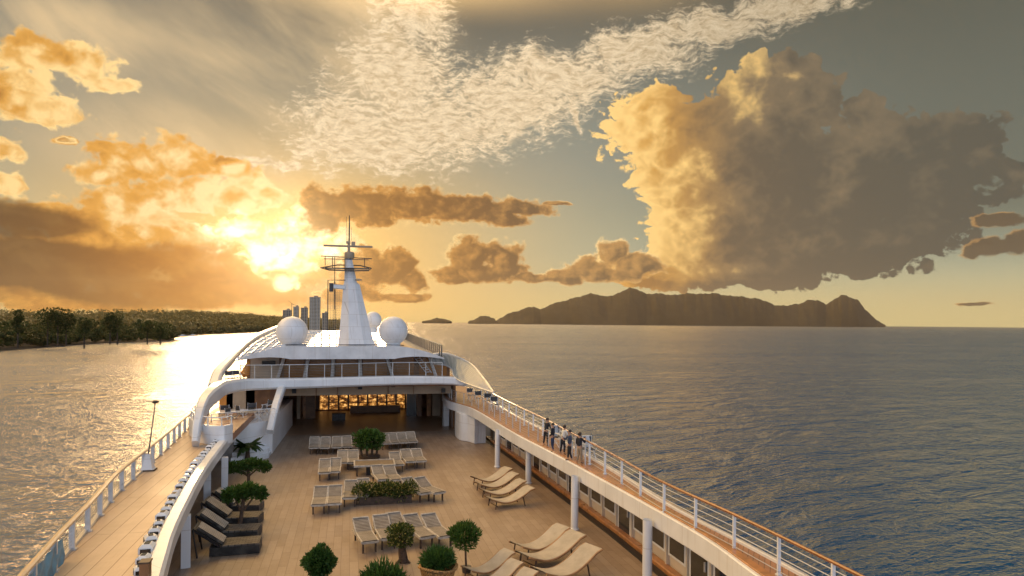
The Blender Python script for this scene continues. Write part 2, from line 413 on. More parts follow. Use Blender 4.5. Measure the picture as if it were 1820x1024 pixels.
M['net'] = slat_material('dark_wicker', (.06, .052, .045), (.16, .14, .12), (.01, .01, .01), .22, .10, .02)
M['leaf'] = leaf_material('leaf_green', (.030, .070, .012), (.085, .165, .028))
M['leaf_y'] = leaf_material('leaf_flower', (.030, .050, .010), (.10, .13, .022), (.42, .36, .10))
M['leaf_d'] = leaf_material('leaf_dark', (.022, .066, .014), (.075, .155, .03))
M['palm'] = leaf_material('palm_green', (.03, .07, .018), (.08, .14, .03))
M['bark'] = material('bark', (.085, .052, .032), .8, var=.35, vscale_=9, bump=.6, bscale=18)
M['basket'] = slat_material('woven_basket', (.40, .22, .07), (.47, .27, .09), (.10, .05, .02), .10, .05, .01)
M['soil'] = material('soil', (.035, .025, .018), .9)
M['towel'] = material('towel', (.62, .63, .64), .85, bump=.3, bscale=30)
M['table'] = material('table_top', (.17, .12, .07), .5, var=.3, vscale_=4)
M['blue'] = material('blue_water_patch', (.05, .24, .42), .4, var=.5, vscale_=1.8)
M['orange'] = material('amber_canvas', (.62, .25, .04), .6, var=.15)
M['hull'] = material('hull_white', (.70, .71, .72), .35, var=.06, vscale_=.2)

seams(M['white']); seams(M['roof'], 3.0, 50); seams(M['dome'], 1.1, .9); seams(M['hull'], 5, 2.4)
# ------------------------------------------------------------------ mesh building
class MB:
    def __init__(s): s.v = []; s.f = []
    def quad(s, *p):
        i = len(s.v); s.v += [Vector(q) for q in p]; s.f.append(tuple(range(i, i + len(p))))
    def grid(s, rows, closed=False):
        i = len(s.v); n = len(rows[0])
        for r in rows: s.v += [Vector(q) for q in r]
        for a in range(len(rows) - 1):
            for b in range(n - (0 if closed else 1)):
                c = (b + 1) % n
                s.f.append((i + a * n + b, i + a * n + c, i + (a + 1) * n + c, i + (a + 1) * n + b))
    def box(s, c, size, rz=0.0, M3=None):
        c = Vector(c); hx, hy, hz = (q / 2 for q in size)
        m = M3 if M3 is not None else Matrix.Rotation(rz, 3, 'Z')
        i = len(s.v)
        for dz in (-hz, hz):
            for dx, dy in ((-hx, -hy), (hx, -hy), (hx, hy), (-hx, hy)):
                s.v.append(c + m @ Vector((dx, dy, dz)))
        for q in ((3, 2, 1, 0), (4, 5, 6, 7), (0, 1, 5, 4), (1, 2, 6, 5), (2, 3, 7, 6), (3, 0, 4, 7)):
            s.f.append(tuple(i + k for k in q))
        return s
    def prism(s, poly, z0, z1):
        i = len(s.v); n = len(poly)
        s.v += [Vector((p[0], p[1], z0)) for p in poly] + [Vector((p[0], p[1], z1)) for p in poly]
        s.f.append(tuple(range(i + n - 1, i - 1, -1))); s.f.append(tuple(range(i + n, i + 2 * n)))
        for k in range(n):
            j = (k + 1) % n; s.f.append((i + k, i + j, i + n + j, i + n + k))
        return s
    def tube(s, pts, r, n=8, cap=True):
        pts = [Vector(p) for p in pts]; rows = []
        for k, p in enumerate(pts):
            a = pts[max(0, k - 1)]; b = pts[min(len(pts) - 1, k + 1)]
            d = (b - a).normalized()
            up = Vector((0, 0, 1)) if abs(d.z) < .9 else Vector((0, 1, 0))
            x = d.cross(up).normalized(); y = x.cross(d).normalized()
            rr = r[k] if isinstance(r, (list, tuple)) else r
            rows.append([p + (x * math.cos(t) + y * math.sin(t)) * rr for t in (2 * math.pi * (q + .5) / n for q in range(n))])
        i = len(s.v); s.grid(rows, closed=True)
        if cap:
            s.f.append(tuple(range(i, i + n))); j = i + (len(rows) - 1) * n; s.f.append(tuple(range(j + n - 1, j - 1, -1)))
        return s
    def sweep(s, pts, w, h, n_up=None):      # rectangular section: w sideways (horizontal), h upright; lists allowed
        pts = [Vector(p) for p in pts]; rows = []
        for k, p in enumerate(pts):
            a = pts[max(0, k - 1)]; b = pts[min(len(pts) - 1, k + 1)]
            d = (b - a).normalized(); x = d.cross(Vector((0, 0, 1))).normalized(); y = x.cross(d).normalized()
            ww = (w[k] if isinstance(w, (list, tuple)) else w) / 2; hh = (h[k] if isinstance(h, (list, tuple)) else h) / 2
            c = min(ww, hh) * .35
            rows.append([p + x * u + y * v_ for u, v_ in ((-ww, -hh + c), (-ww + c, -hh), (ww - c, -hh), (ww, -hh + c), (ww, hh - c), (ww - c, hh), (-ww + c, hh), (-ww, hh - c))])
        i = len(s.v); s.grid(rows, closed=True); n = 8
        s.f.append(tuple(range(i, i + n))); j = i + (len(rows) - 1) * n; s.f.append(tuple(range(j + n - 1, j - 1, -1)))
        return s
    def lathe(s, c, prof, n=24):             # prof: (radius, z)
        c = Vector(c)
        s.grid([[c + Vector((r * math.cos(t), r * math.sin(t), z)) for t in (2 * math.pi * k / n for k in range(n))] for r, z in prof], closed=True)
        return s
    def strip(s, a, b):                      # surface between two polylines
        s.grid([a, b]); return s
    def build(s, name, mat, parent=None, smooth=False, local=False, rz=0.0):
        me = bpy.data.meshes.new(name)
        v = s.v
        if parent is not None and not local:
            inv = parent.matrix_basis.inverted(); v = [inv @ p for p in v]
        me.from_pydata([tuple(p) for p in v], [], s.f); me.update()
        me.materials.append(mat if not isinstance(mat, str) else M[mat])
        bm = bmesh.new(); bm.from_mesh(me); bmesh.ops.recalc_face_normals(bm, faces=bm.faces); bm.to_mesh(me); bm.free()
        if smooth:
            me.polygons.foreach_set('use_smooth', [True] * len(me.polygons))
            try: me.set_sharp_from_angle(angle=R(42))
            except Exception: pass
        o = bpy.data.objects.new(name, me); col.objects.link(o)
        if parent is not None: o.parent = parent
        return o
def thing(name, label, cat, loc=(0, 0, 0), rz=0.0, group=None):
    o = bpy.data.objects.new(name, None); col.objects.link(o); o.location = loc; o.rotation_euler = (0, 0, rz)
    o.matrix_basis = Matrix.Translation(Vector(loc)) @ Matrix.Rotation(rz, 4, 'Z')
    o.empty_display_size = .3
    return tag(o, label, cat, group)
def tag(o, label, cat, group=None, kind=None):
    if label: o['label'] = label
    if cat: o['category'] = cat
    if group: o['group'] = group
    if kind: o['kind'] = kind
    return o
def structure(o, label=None):
    o['kind'] = 'structure'
    if label: o['label'] = label
    return o
def dup(root, loc, rz, label, group=None, scale=1.0):
    r = root.copy(); col.objects.link(r); r.location = loc; r.rotation_euler = (0, 0, rz); r.scale = (scale,) * 3
    r['label'] = label
    if group: r['group'] = group
    for ch in list(root.children):
        c = ch.copy(); col.objects.link(c); c.parent = r
        for g in list(ch.children):
            q = g.copy(); col.objects.link(q); q.parent = c
    return r
def smooth_line(pts, step):                  # Catmull-Rom through the points, resampled evenly
    P = [Vector(p) for p in pts]; P = [P[0] * 2 - P[1]] + P + [P[-1] * 2 - P[-2]]
    fine = []
    for i in range(1, len(P) - 2):
        a, b, c, d = P[i - 1:i + 3]
        for k in range(24):
            t = k / 24
            fine.append(.5 * ((2 * b) + (c - a) * t + (2 * a - 5 * b + 4 * c - d) * t * t + (3 * b - a - 3 * c + d) * t ** 3))
    fine.append(P[-2])
    L = [0]
    for i in range(1, len(fine)): L.append(L[-1] + (fine[i] - fine[i - 1]).length)
    n = max(1, round(L[-1] / step)); out = []; j = 0
    for k in range(n + 1):
        s_ = L[-1] * k / n
        while j < len(L) - 2 and L[j + 1] < s_: j += 1
        t = (s_ - L[j]) / max(1e-9, L[j + 1] - L[j]); out.append(fine[j].lerp(fine[j + 1], min(1, t)))
    return out
def offset(pts, d):                          # to the right of the direction of travel, horizontally
    out = []
    for k, p in enumerate(pts):
        a = pts[max(0, k - 1)]; b = pts[min(len(pts) - 1, k + 1)]
        t = (b - a); t.z = 0; t.normalize(); out.append(p + Vector((t.y, -t.x, 0)) * d)
    return out
def up(pts, z): return [Vector((p.x, p.y, z)) for p in pts]
def extend(pts, y):                          # carry the line on straight to row Y
    a, b = pts[-2], pts[-1]; t = (y - b.y) / (b.y - a.y); return pts + [b + (b - a) * t]

SEA = -25.0
PROM = 2.1        # promenade deck height
BALC = 2.5        # starboard balcony height

# ------------------------------------------------------------------ ship lines in plan
# port rail foot, far to near
port = [at_z(x, y, PROM) for x, y in ((345, 752), (322, 773), (300, 795), (255, 836), (205, 882), (160, 938), (112, 994), (88, 1024))]
port = smooth_line(extend(port, 9.0), 1.6)
# inner edge of the port deck (white beam), far to near
beam = [at_z(x, y, 1.8) for x, y in ((420, 782), (405, 799), (385, 827), (366, 856), (350, 886), (337, 914), (323, 945), (308, 985), (298, 1024))]
beam = smooth_line(extend(beam, 9.0), .8)
# starboard balcony: inner edge and rail, far to near
inner = [at_z(x, y, BALC) for x, y in ((786, 700), (795, 712), (816, 719), (844, 729), (911, 769), (988, 809), (1056, 846), (1148, 897), (1252, 957), (1345, 1024))]
inner = smooth_line(extend(inner, 8.0), .8)
srail = [at_z(x, y, BALC + .95) for x, y in ((866, 694), (890, 707), (920, 722), (965, 743), (1003, 763), (1080, 803), (1170, 853), (1297, 911), (1400, 960), (1530, 1024))]
srail = up(smooth_line(extend(srail, 7.0), .8), BALC)
outer = offset(srail, -.50)

# hull: white sides down to the sea, coming together at the bow
def hull_side(line, sign, z):
    a = [Vector((p.x, p.y, z)) for p in line]
    a0 = a[0]
    fwd = [Vector((a0.x * k, a0.y + (118 - a0.y) * t, z)) for t, k in ((1, .0), (.93, .22), (.8, .5), (.6, .78), (.4, .93), (.2, 1.0))]
    return fwd + a
ship = thing('cruise_ship', 'white cruise ship seen over its stern pool deck, sailing toward the low sun', 'ship', (0, 0, 0))
hb = MB()
for line, sg, zt in ((offset(port, .10), -1, PROM - .12), (offset(srail, -1.12), 1, BALC - .35)):
    a = hull_side(line, sg, zt); b = hull_side(line, sg, SEA - 1)
    for q in b[:6]: q.x *= .86; q.y -= 3
    hb.strip(a, b)
hb.build('hull', 'hull', ship, smooth=True)
# ---- decks (walked on: the ground of this place)
def deck_between(a, b, z, thick):
    mb = MB(); n = 40
    fa = smooth_line(a, 1.2); fb = smooth_line(b, 1.2)
    def samp(l, t): 
        k = t * (len(l) - 1); i = min(len(l) - 2, int(k)); return l[i].lerp(l[i + 1], k - i)
    A = [samp(fa, k / n) for k in range(n + 1)]; B = [samp(fb, k / n) for k in range(n + 1)]
    mb.strip(up(A, z), up(B, z)); mb.strip(up(A, z - thick), up(B, z - thick)); mb.strip(up(A, z), up(A, z - thick)); mb.strip(up(B, z), up(B, z - thick))
    return mb
prom_in = offset(beam, .40)                    # the promenade ends under the beam
far_p = Vector((port[0].x + .3, 78, 0)); far_i = Vector((-7.0, 78, 0))
pm = deck_between([far_p, Vector((port[0].x, 60, 0))] + up(port, 0), [far_i, Vector((-6.0, 60, 0))] + up(prom_in, 0), PROM, .16)
structure(pm.build('promenade_deck', 'prom_deck'), 'pale plank walking deck along the left side of the ship')
inner_in = offset(inner, -.12)
bd = deck_between([Vector((inner[0].x, 66, 0))] + up(inner_in, 0), [Vector((outer[0].x, 66, 0))] + up(outer, 0), BALC, .16)
structure(bd.build('balcony_deck', 'balc_deck'), 'reddish plank balcony deck along the right side of the ship')

glp = [at_z(x, y, 0) for x, y in ((858, 780), (905, 813), (961, 856), (1010, 893), (1074, 942), (1148, 996))]
glp = offset(smooth_line(extend(glp, 9.0), .75), .10)
for q in glp: q.x = min(q.x, 10.12)
pd = deck_between([Vector((-8.2, 58, 0)), Vector((-8.2, 46, 0))] + up(offset(beam, 1.3), 0), [Vector((9.9, 58, 0)), Vector((9.9, 50, 0))] + up(offset(glp, -.8), 0), 0, .2)
structure(pd.build('pool_deck', 'pool_deck'), 'brown teak tiled open pool deck in the middle of the ship')
MB().prism([(-9, 53), (10, 53), (10, 70), (-9, 70)], -.1, .006).build('lounge_floor', 'lounge_floor', ship)
# ---- port beam with its row of lamps
bm_ = MB(); bm_.sweep(up(offset(beam, .22), 2.08), .46, .56)
bm_.build('beam', 'white', ship, smooth=True)
fas = MB(); fas.sweep(up(offset(inner, -.06), BALC - .28), .16, .60)
fas.build('fascia', 'white', ship, smooth=True)
ws = MB(); wl = up(offset(inner, -.22), BALC + .03); ws.sweep(wl, .26, .07)
ws.build('wood_edge', 'orange_wood', ship)
oe = MB(); oe.sweep(up(offset(outer, -.02), BALC + .02), .12, .14); oe.build('outer_edge', 'white', ship)
pe = MB(); pe.sweep(up(offset(port, .04), PROM - .02), .16, .14); pe.build('outer_edge', 'cream', ship)

# ---- pillars
def pillar(x, y, r, ztop, rname='pillar'):
    p = at_z(x, y, 0); mb = MB(); mb.lathe(p, [(r, 0), (r, ztop)], 20); mb.lathe(p, [(r * 1.25, 0), (r * 1.25, .05), (r, .07)], 20)
    mb.build(rname, 'white', ship, smooth=True)
for x, y in ((884, 830), (939, 859), (1021, 941), (1150, 1045)): pillar(x, y, .155, BALC - .3)
for x, y in ((399, 878), (368, 905), (330, 1008)):
    p = at_z(x, y, 0); MB().box((p.x, p.y, .9), (.30, .30, 1.8), .2).build('pillar', 'white', ship)

# ---- wall under the starboard balcony
gl = glp
MB().sweep(up(offset(gl, -.16), .012), .32, .02).build('drain_channel', 'black', ship)
MB().sweep(up(offset(gl, -.48), .09), .32, .18).build('bench_step', 'orange_wood', ship)
wall = offset(gl, -.68)
wm = MB(); wm.strip(up(wall, 0), up(wall, BALC - .17)); wm.build('cabin_wall', 'cream', ship)
cum = 0
for k in range(2, len(wall) - 3, 2):
    a, b = wall[k], wall[k + 2]; d = (b - a).normalized(); nrm = Vector((-d.y, d.x, 0)); nrm = nrm if nrm.x < 0 else -nrm
    ang_ = math.atan2(d.y, d.x); c = (a + b) / 2
    door = (k // 2) % 4 == 3
    zc, hh = (1.05, 1.95) if door else (1.20, 1.15)
    fr = MB(); fr.box((c.x + nrm.x * .05, c.y + nrm.y * .05, zc), (1.28, .08, hh + .18), ang_)
    f = fr.build('door' if door else 'window', 'white', ship)
    g = MB(); g.box((c.x + nrm.x * .085, c.y + nrm.y * .085, zc), (1.04, .03, hh), ang_); g.build('pane', 'glass_dark', f)
    if door: g = MB(); g.box((c.x + nrm.x * .12 + d.x * .42, c.y + nrm.y * .12 + d.y * .42, 1.0), (.05, .05, .3), ang_); g.build('handle', 'rail', f)
    mb = MB(); mb.box((a.x + nrm.x * .06, a.y + nrm.y * .06, 1.15), (.10, .14, 2.3), ang_); mb.build('wall_post', 'cream', ship)

# ---- wall under the port beam
pw = offset(beam, 1.1); pw = [p for p in pw if p.y < 33]
wm = MB(); wm.strip(up(pw, 0), up(pw, 1.94)); wm.build('port_wall', 'beige', ship)
for k in range(1, len(pw) - 3, 3):
    a, b = pw[k], pw[k + 2]; d = (b - a).normalized(); nrm = Vector((d.y, -d.x, 0)); nrm = nrm if nrm.x > 0 else -nrm
    c = (a + b) / 2 + nrm * .04
    MB().box((c.x, c.y, .95), (1.3, .06, 1.6), math.atan2(d.y, d.x)).build('wall_panel', 'brown', ship)
# the two wing walls that close the port side of the pool deck
q = [at_z(x, y, 0) for x, y in ((484, 806), (415, 822))]
stp = MB(); a, b = q
poly = [(a.x, a.y), (a.x + .25, 58), (b.x - 2.2, 58), (b.x - 2.2, b.y + 1.5), (b.x, b.y)]
stp.prism(poly, 0, PROM + .05); stp.build('bulwark', 'white', ship)
sb = MB()
for k in range(3):
    sb.prism([(b.x, b.y - 1.5 + k * .5), (a.x - .05 - .1 * k, a.y - 1.5 + k * .5), (a.x - .05 - .1 * k, a.y - .01), (b.x, b.y - .01)], .0 if k == 0 else .22 * k + .002, .22 * (k + 1))
sb.build('step_block', 'white', ship)

# ---- rounded tub at the foot of the port arch
tubpts = [at_z(x, y, PROM) for x, y in ((411, 786), (398, 790), (375, 790), (355, 786), (343, 778), (341, 768))]
tub = smooth_line(tubpts + [tubpts[-1] + Vector((-.1, 5, 0))], .35)
tb = MB(); tb.sweep(up(tub, PROM + .48), .16, .98); tb.build('tub_wall', 'white', ship, smooth=True)
lw = MB(); lw.prism([(p.x, p.y) for p in tub] + [(tub[0].x, tub[-1].y)], PROM + .004, PROM + .40); lw.build('tub_floor', 'balc_deck', ship)

# ---- port arch and the curved front band
arch = [at_y(347, 790, 37.1), at_y(349, 770, 37.5), at_y(354, 745, 38.4), at_y(363, 718, 40), at_y(378, 702, 42), at_y(394, 690, 45), at_y(425, 684, 48), at_y(480, 682, 49.6),
        at_y(560, 680, 50.3), at_y(640, 677.5, 50.5), at_y(720, 675.5, 50.4), at_y(800, 676, 50.0), at_y(828, 680, 49.6)]
al = smooth_line(arch, .9); n = len(al)
hs_ = [np.interp(k / n, [0, .08, .2, .3, .5, .8, 1], [.65, .78, .95, .85, .72, .64, .5]) for k in range(n)]
MB().sweep(al, [np.interp(k / n, [0, .15, .4], [.30, .6, 1.0]) for k in range(n)], hs_).build('front_arch', 'white', ship, smooth=True)
# outer shell from the arch foot up to the roof edge
sh = MB()
lo = [at_y(x, y, Y) for x, y, Y in ((379, 690, 45.0), (388, 664, 48.6), (406, 643, 53), (430, 618, 60), (460, 597, 68), (498, 581, 80))]
lo = smooth_line(lo, 1.2)
sh.sweep(lo, [np.interp(k, [0, 12, 30], [.6, .6, .5]) for k in range(len(lo))], [.62 - .2 * min(1, k / (len(lo) * .4)) for k in range(len(lo))]); sh.build('side_shell', 'white', ship, smooth=True)
# upper deck floor behind the band
band = [p for p in al if p.y > 47.5]
ud = MB(); ud.prism([(p.x, p.y + .1) for p in band] + [(band[-1].x, 58), (band[0].x, 58)], 3.98, 4.12); ud.build('upper_deck', 'balc_deck', ship)
# inclined strut on the port side
MB().sweep([at_y(480, 768, 44.6), at_y(490, 722, 46.2), at_y(502, 686, 50)], [.42, .45, .5], [.42, .45, .5]).build('strut', 'white', ship, smooth=True)
# soffit under the band
sf = MB(); sf.box((.3, 53.2, 3.45), (14.6, .3, 1.05)); sf.build('soffit', 'beige', ship)
for x, y in ((523, 695), (699, 684), (640, 688), (788, 694)):
    p = at_y(x, y, 52.9); MB().box(p, (.30, .26, .34)).build('ceiling_speaker', 'black', ship)
for x in (470, 562, 600, 690, 735):
    p = at_y(x, 692, 52.95); MB().box((p.x, 52.98, 3.45), (.05, .12, 1.0)).build('soffit_joint', 'brown', ship)
# ---- lounge behind the opening
xl, xr = at_y(492, 700, 50).x, at_y(800, 700, 50).x
iw = MB(); iw.box(((xl + xr) / 2, 67.2, 1.9), (xr - xl + 2, .2, 3.8)); iw.build('lounge_back_wall', 'brown', ship)
for xx in (xl - .9, xr + .9): MB().box((xx, 60.5, 1.9), (.2, 13.2, 3.8)).build('lounge_side_wall', 'brown', ship)
MB().box(((xl + xr) / 2, 59, 3.85), (xr - xl + 2, 17, .2)).build('lounge_ceiling', 'brown', ship)
def sunglow_material():  # panes emit a patchy warm glow in place of sunlight coming through
    m = bpy.data.materials.new('sunglow_pane'); m.use_nodes = True; nt = m.node_tree; p = nt.nodes['Principled BSDF']
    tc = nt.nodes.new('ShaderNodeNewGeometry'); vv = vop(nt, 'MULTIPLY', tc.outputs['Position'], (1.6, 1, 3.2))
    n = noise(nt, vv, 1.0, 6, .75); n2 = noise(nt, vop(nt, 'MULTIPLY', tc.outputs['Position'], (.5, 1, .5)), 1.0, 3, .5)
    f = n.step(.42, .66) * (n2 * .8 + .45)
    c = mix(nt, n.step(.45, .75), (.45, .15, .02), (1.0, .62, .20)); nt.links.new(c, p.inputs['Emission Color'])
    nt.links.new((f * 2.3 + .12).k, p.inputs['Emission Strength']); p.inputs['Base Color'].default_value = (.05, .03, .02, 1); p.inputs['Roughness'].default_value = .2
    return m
M['lit'] = sunglow_material()
x0, x1 = at_y(566, 720, 66).x, at_y(722, 720, 66).x
nw = 9
for k in range(nw):
    a = x0 + (x1 - x0) * k / nw; b = x0 + (x1 - x0) * (k + 1) / nw
    f = MB()
    for xx in (a + .04, b - .04): f.box((xx, 66.98, 1.15), (.08, .14, 2.2))
    for zz in (.08, .75, 1.5, 2.2): f.box(((a + b) / 2, 66.98, zz), (b - a - .17, .10, .06))
    f = f.build('lounge_window', 'brown', ship)
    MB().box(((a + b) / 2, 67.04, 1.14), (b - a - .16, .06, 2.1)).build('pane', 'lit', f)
for x, w, mname in ((506, .7, 'darkgrey'), (531, .3, 'beige'), (541, .25, 'orange_wood'), (552, .8, 'brown'), (731, .9, 'glass_dark'), (745, .4, 'brown'), (762, .35, 'orange_wood'), (776, .8, 'beige'), (789, .5, 'brown')):
    p = at_y(x, 720, 62); MB().box((p.x, 62, 1.85), (w, .4, 3.7)).build('lounge_column', mname, ship)
cn = MB(); cn.box((at_y(668, 730, 64).x, 65.3, .3), (4.6, .5, .6)); cn.build('bar_counter', 'brown', ship)

# ---- white walls closing the starboard side at the lounge
cw = [at_z(x, y, 0) for x, y in ((811, 768), (812, 776), (820, 783), (832, 785), (846, 789))]
cwl = smooth_line(cw, .3); MB().sweep(up(cwl, .98), .25, 1.94).build('curved_wall', 'white', ship, smooth=True)
for x, y, w, l in ((793, 758, .42, .5), (855, 788, .62, .5)):
    p = at_z(x, y, 0); MB().box((p.x, p.y + l / 2, .97), (w, l, 1.93), .1).build('wall_pier', 'white', ship)
p = at_z(806, 760, 0); MB().box((p.x, p.y + 1.6, .95), (1.2, .2, 1.9), -.2).build('wall_recess', 'cream', ship)

# ---- upper storey wall behind the front rail, with bronze panes
uy = 53.5
ux0, ux1 = at_y(438, 645, uy).x, at_y(800, 645, uy).x
MB().box(((ux0 + ux1) / 2, uy + .2, 5.1), (ux1 - ux0, .1, 1.9)).build('upper_wall', 'brown', ship)
edges = [440, 500, 545, 592, 640, 692, 740, 798]
for a, b in zip(edges[:-1], edges[1:]):
    pa, pb = at_y(a + 5, 645, uy).x, at_y(b - 4, 645, uy).x
    MB().box(((pa + pb) / 2, uy + .08, 5.1), (pb - pa, .06, 1.7)).build('window', 'glass_brown' if a > 445 else 'cream', ship)
for x, dx_ in ((500, .28), (545, .16), (592, .05), (640, -.05), (692, -.30), (768, -.35)):
    p = at_y(x, 645, uy - .3); MB().sweep([(p.x - dx_, uy - .5, 4.1), (p.x, uy - .4, 5.1), (p.x + dx_, uy - .3, 6.1)], .22, .22).build('mullion', 'white', ship)
MB().box((at_y(477, 646, 53).x, 53.3, 5.35), (.95, .06, .32)).build('sign_plate', 'black', ship)  # blank dark plate standing in for a lettered sign

# ---- roof: flat in the middle, falling to both sides and rising forward
def roof_pt(u, Y):       # u -1..1
    t = (Y - 50) / 30
    xlft = np.interp(Y, [50, 60, 70, 80], [at_y(418, 637, 50).x, at_y(447, 610, 60).x, at_y(476, 592, 70).x, at_y(503, 582, 80).x])
    xrgt = np.interp(Y, [50, 80], [at_y(790, 632, 50).x, at_y(724, 603, 80).x])
    zl = np.interp(Y, [50, 60, 70, 80], [5.75, 6.5, 7.1, 7.65]); zr = 5.85 + .45 * t; zc = 6.72 + .72 * t
    x = xlft + (xrgt - xlft) * (u + 1) / 2
    e = max(0, abs(u) - .52) / .48
    z = zc + ((zl if u < 0 else zr) - zc) * e ** 1.6
    return Vector((x, Y, z))
us = [-1 + 2 * k / 40 for k in range(41)]; ys = [50 + 30 * k / 24 for k in range(25)]
rf = MB(); rf.grid([[roof_pt(u, Y) for u in us] for Y in ys])
rf.strip([roof_pt(u, 50) for u in us], [roof_pt(u, 50) - Vector((0, -.03, .92 - .85 * max(0, abs(u) - .5) / .5)) for u in us])
rfo = rf.build('roof', 'roof', ship, smooth=True)
rr = MB()
for k in range(9):
    Y = 51 + k * 3.2; rr.sweep([roof_pt(u, Y) + Vector((0, 0, .05)) for u in us[:14]], .12, .12)
for u in (-.96, -.86, -.76, -.66): rr.sweep([roof_pt(u, Y) + Vector((0, 0, .06)) for Y in ys], .08, .08)
rr.build('roof_rib', 'rail', ship)
und = MB(); und.strip([roof_pt(u, 50.6) - Vector((0, 0, .8 - .75 * max(0, abs(u) - .5) / .5)) for u in us], [roof_pt(u, 56) - Vector((0, 0, .8 - .75 * max(0, abs(u) - .5) / .5)) for u in us]); und.build('roof_underside', 'beige', ship)

# ---- rails
def railing(name, label, foot, h, spacing, nw, post, hr, mat_post, mat_hand, mat_wire='wire', group=None, lean=0.0, wire_r=.008, cat='railing'):
    base = foot[0]; t = thing(name, label, cat, base)
    t['group'] = 'ship railings'
    line = smooth_line(foot, .5)
    posts = smooth_line(foot, spacing)
    for k, p in enumerate(posts):
        q = posts[min(len(posts) - 1, k + 1)]; q0 = posts[max(0, k - 1)]; an = math.atan2(q.y - q0.y, q.x - q0.x)
        mb = MB(); mb.box(p + Vector((0, 0, h / 2)), (post, post * 1.6, h), an); mb.box(p + Vector((0, 0, .02)), (post * 2.2, post * 2.6, .04), an)
        mb.build('post', mat_post, t)
    H = Vector((0, 0, h))
    MB().tube([p + H for p in line], hr, 8).build('handrail', mat_hand, t, smooth=True)
    w = MB()
    for k in range(nw):
        z = h * (k + .6) / (nw + .5); w.tube([p + Vector((0, 0, z)) for p in line], wire_r, 4)
    w.build('wire_infill', mat_wire, t)
    return t
railing('ship_railing', 'port promenade railing with pale wide handrail and white posts along the left deck edge', [p + Vector((.02, 0, .0)) for p in up(port, PROM)], .80, 1.75, 8, .09, .075, 'rail', 'pale_rail')
railing('ship_railing', 'long varnished brown handrail on white posts along the right balcony above the sea', up(srail, BALC), .95, 1.9, 5, .05, .045, 'white', 'teak_rail', 'white', wire_r=.011)
inn2 = [p for p in up(offset(inner, -.40), BALC) if p.y > 27]
railing('ship_railing', 'thin wire railing along the inner edge of the right balcony, overlooking the loungers', inn2, .80, 1.5, 6, .03, .016, 'rail', 'rail', wire_r=.006)
fr_ = [p + Vector((0, -.1, .34)) for p in band if at_y(395, 0, 50).x < p.x < at_y(804, 0, 50).x]
fr_ = [Vector((p.x, p.y, p.z)) for p in fr_]
railing('ship_railing', 'grey wire railing on top of the curved white front band of the upper deck', fr_, .95, 1.15, 8, .038, .028, 'rail', 'rail', 'bronze', wire_r=.016)
tr_ = [p for p in up(tub, PROM + .97)]
railing('ship_railing', 'short white railing on the rounded tub wall at the foot of the arch', tr_, .42, .8, 2, .035, .028, 'white', 'white')
a = at_z(432, 752, PROM + .06); b = at_z(488, 747, PROM + .06)
railing('ship_railing', 'white stair railing above the white bulwark beside the palm', [Vector((a.x - 1.6, a.y - 1.2, PROM + .06)), Vector((a.x, a.y, PROM + .06)), Vector((b.x, b.y, PROM + .06))], .75, .9, 3, .035, .025, 'white', 'white')
rl = [roof_pt(.97, Y) + Vector((0, 0, .02)) for Y in ys]
railing('ship_railing', 'dark slatted railing along the right edge of the ship roof behind the right dome', rl, .85, 1.2, 3, .06, .035, 'darkgrey', 'darkgrey', 'darkgrey', wire_r=.012)
a = at_y(508, 613, 50.6); b = at_y(745, 611, 50.6)
rt = thing('roof_cable', 'thin black cable running along the front edge of the roof between the domes', 'cable', a)
MB().tube([roof_pt(u, 50.6) + Vector((0, 0, .06)) for u in us[9:33]], .03, 6).build('cable', 'black', rt)

# ---- tinted wind screen at the starboard shoulder
def glass_mat(name, c, alpha):
    m = bpy.data.materials.new(name); m.use_nodes = True; nt = m.node_tree; p = nt.nodes['Principled BSDF']
    p.inputs['Base Color'].default_value = (*c, 1); p.inputs['Roughness'].default_value = .12
    tr = nt.nodes.new('ShaderNodeBsdfTransparent'); tr.inputs[0].default_value = (.62, .66, .62, 1); ms = nt.nodes.new('ShaderNodeMixShader'); ms.inputs[0].default_value = alpha
    nt.links.new(tr.outputs[0], ms.inputs[1]); nt.links.new(p.outputs[0], ms.inputs[2]); nt.links.new(ms.outputs[0], nt.nodes['Material Output'].inputs[0])
    return m
M['screen'] = glass_mat('tinted_screen', (.36, .40, .39), .78)
upc = [at_y(x, y, Y) for x, y, Y in ((764, 630, 52), (790, 628, 51.5), (811, 634, 50.8), (832, 644, 50), (843, 652, 49), (856, 668, 47.5), (866, 681, 46), (877, 697, 44.5))]
loc_ = [at_y(x, y, Y) for x, y, Y in ((771, 647, 52), (790, 649, 51.5), (803, 656, 50.8), (806, 668, 50), (815, 676, 49), (832, 683, 47.5), (852, 690, 46), (877, 698, 44.5))]
U = smooth_line(upc, .5); L_ = smooth_line(loc_, .5); nn = min(len(U), len(L_))
U = [U[int(k * (len(U) - 1) / (nn - 1))] for k in range(nn)]; L_ = [L_[int(k * (len(L_) - 1) / (nn - 1))] for k in range(nn)]
scr = thing('wind_screen', 'curved grey tinted wind screen sweeping down to the right balcony rail', 'wind screen', L_[0])
g = MB(); g.strip(U, L_); g.strip([p + Vector((.05, .05, 0)) for p in U], [p + Vector((.05, .05, 0)) for p in L_]); g.build('glass_panel', 'screen', scr, smooth=True)
f = MB(); f.tube(U, .07, 6); f.tube(L_, .05, 6); f.build('frame', 'rail', scr, smooth=True)
g = MB()
for k in range(1, 12):
    t_ = k / 12; g.tube([u.lerp(l, t_) for u, l in zip(U, L_)], .022, 4)
g.build('slat', 'rail', scr)

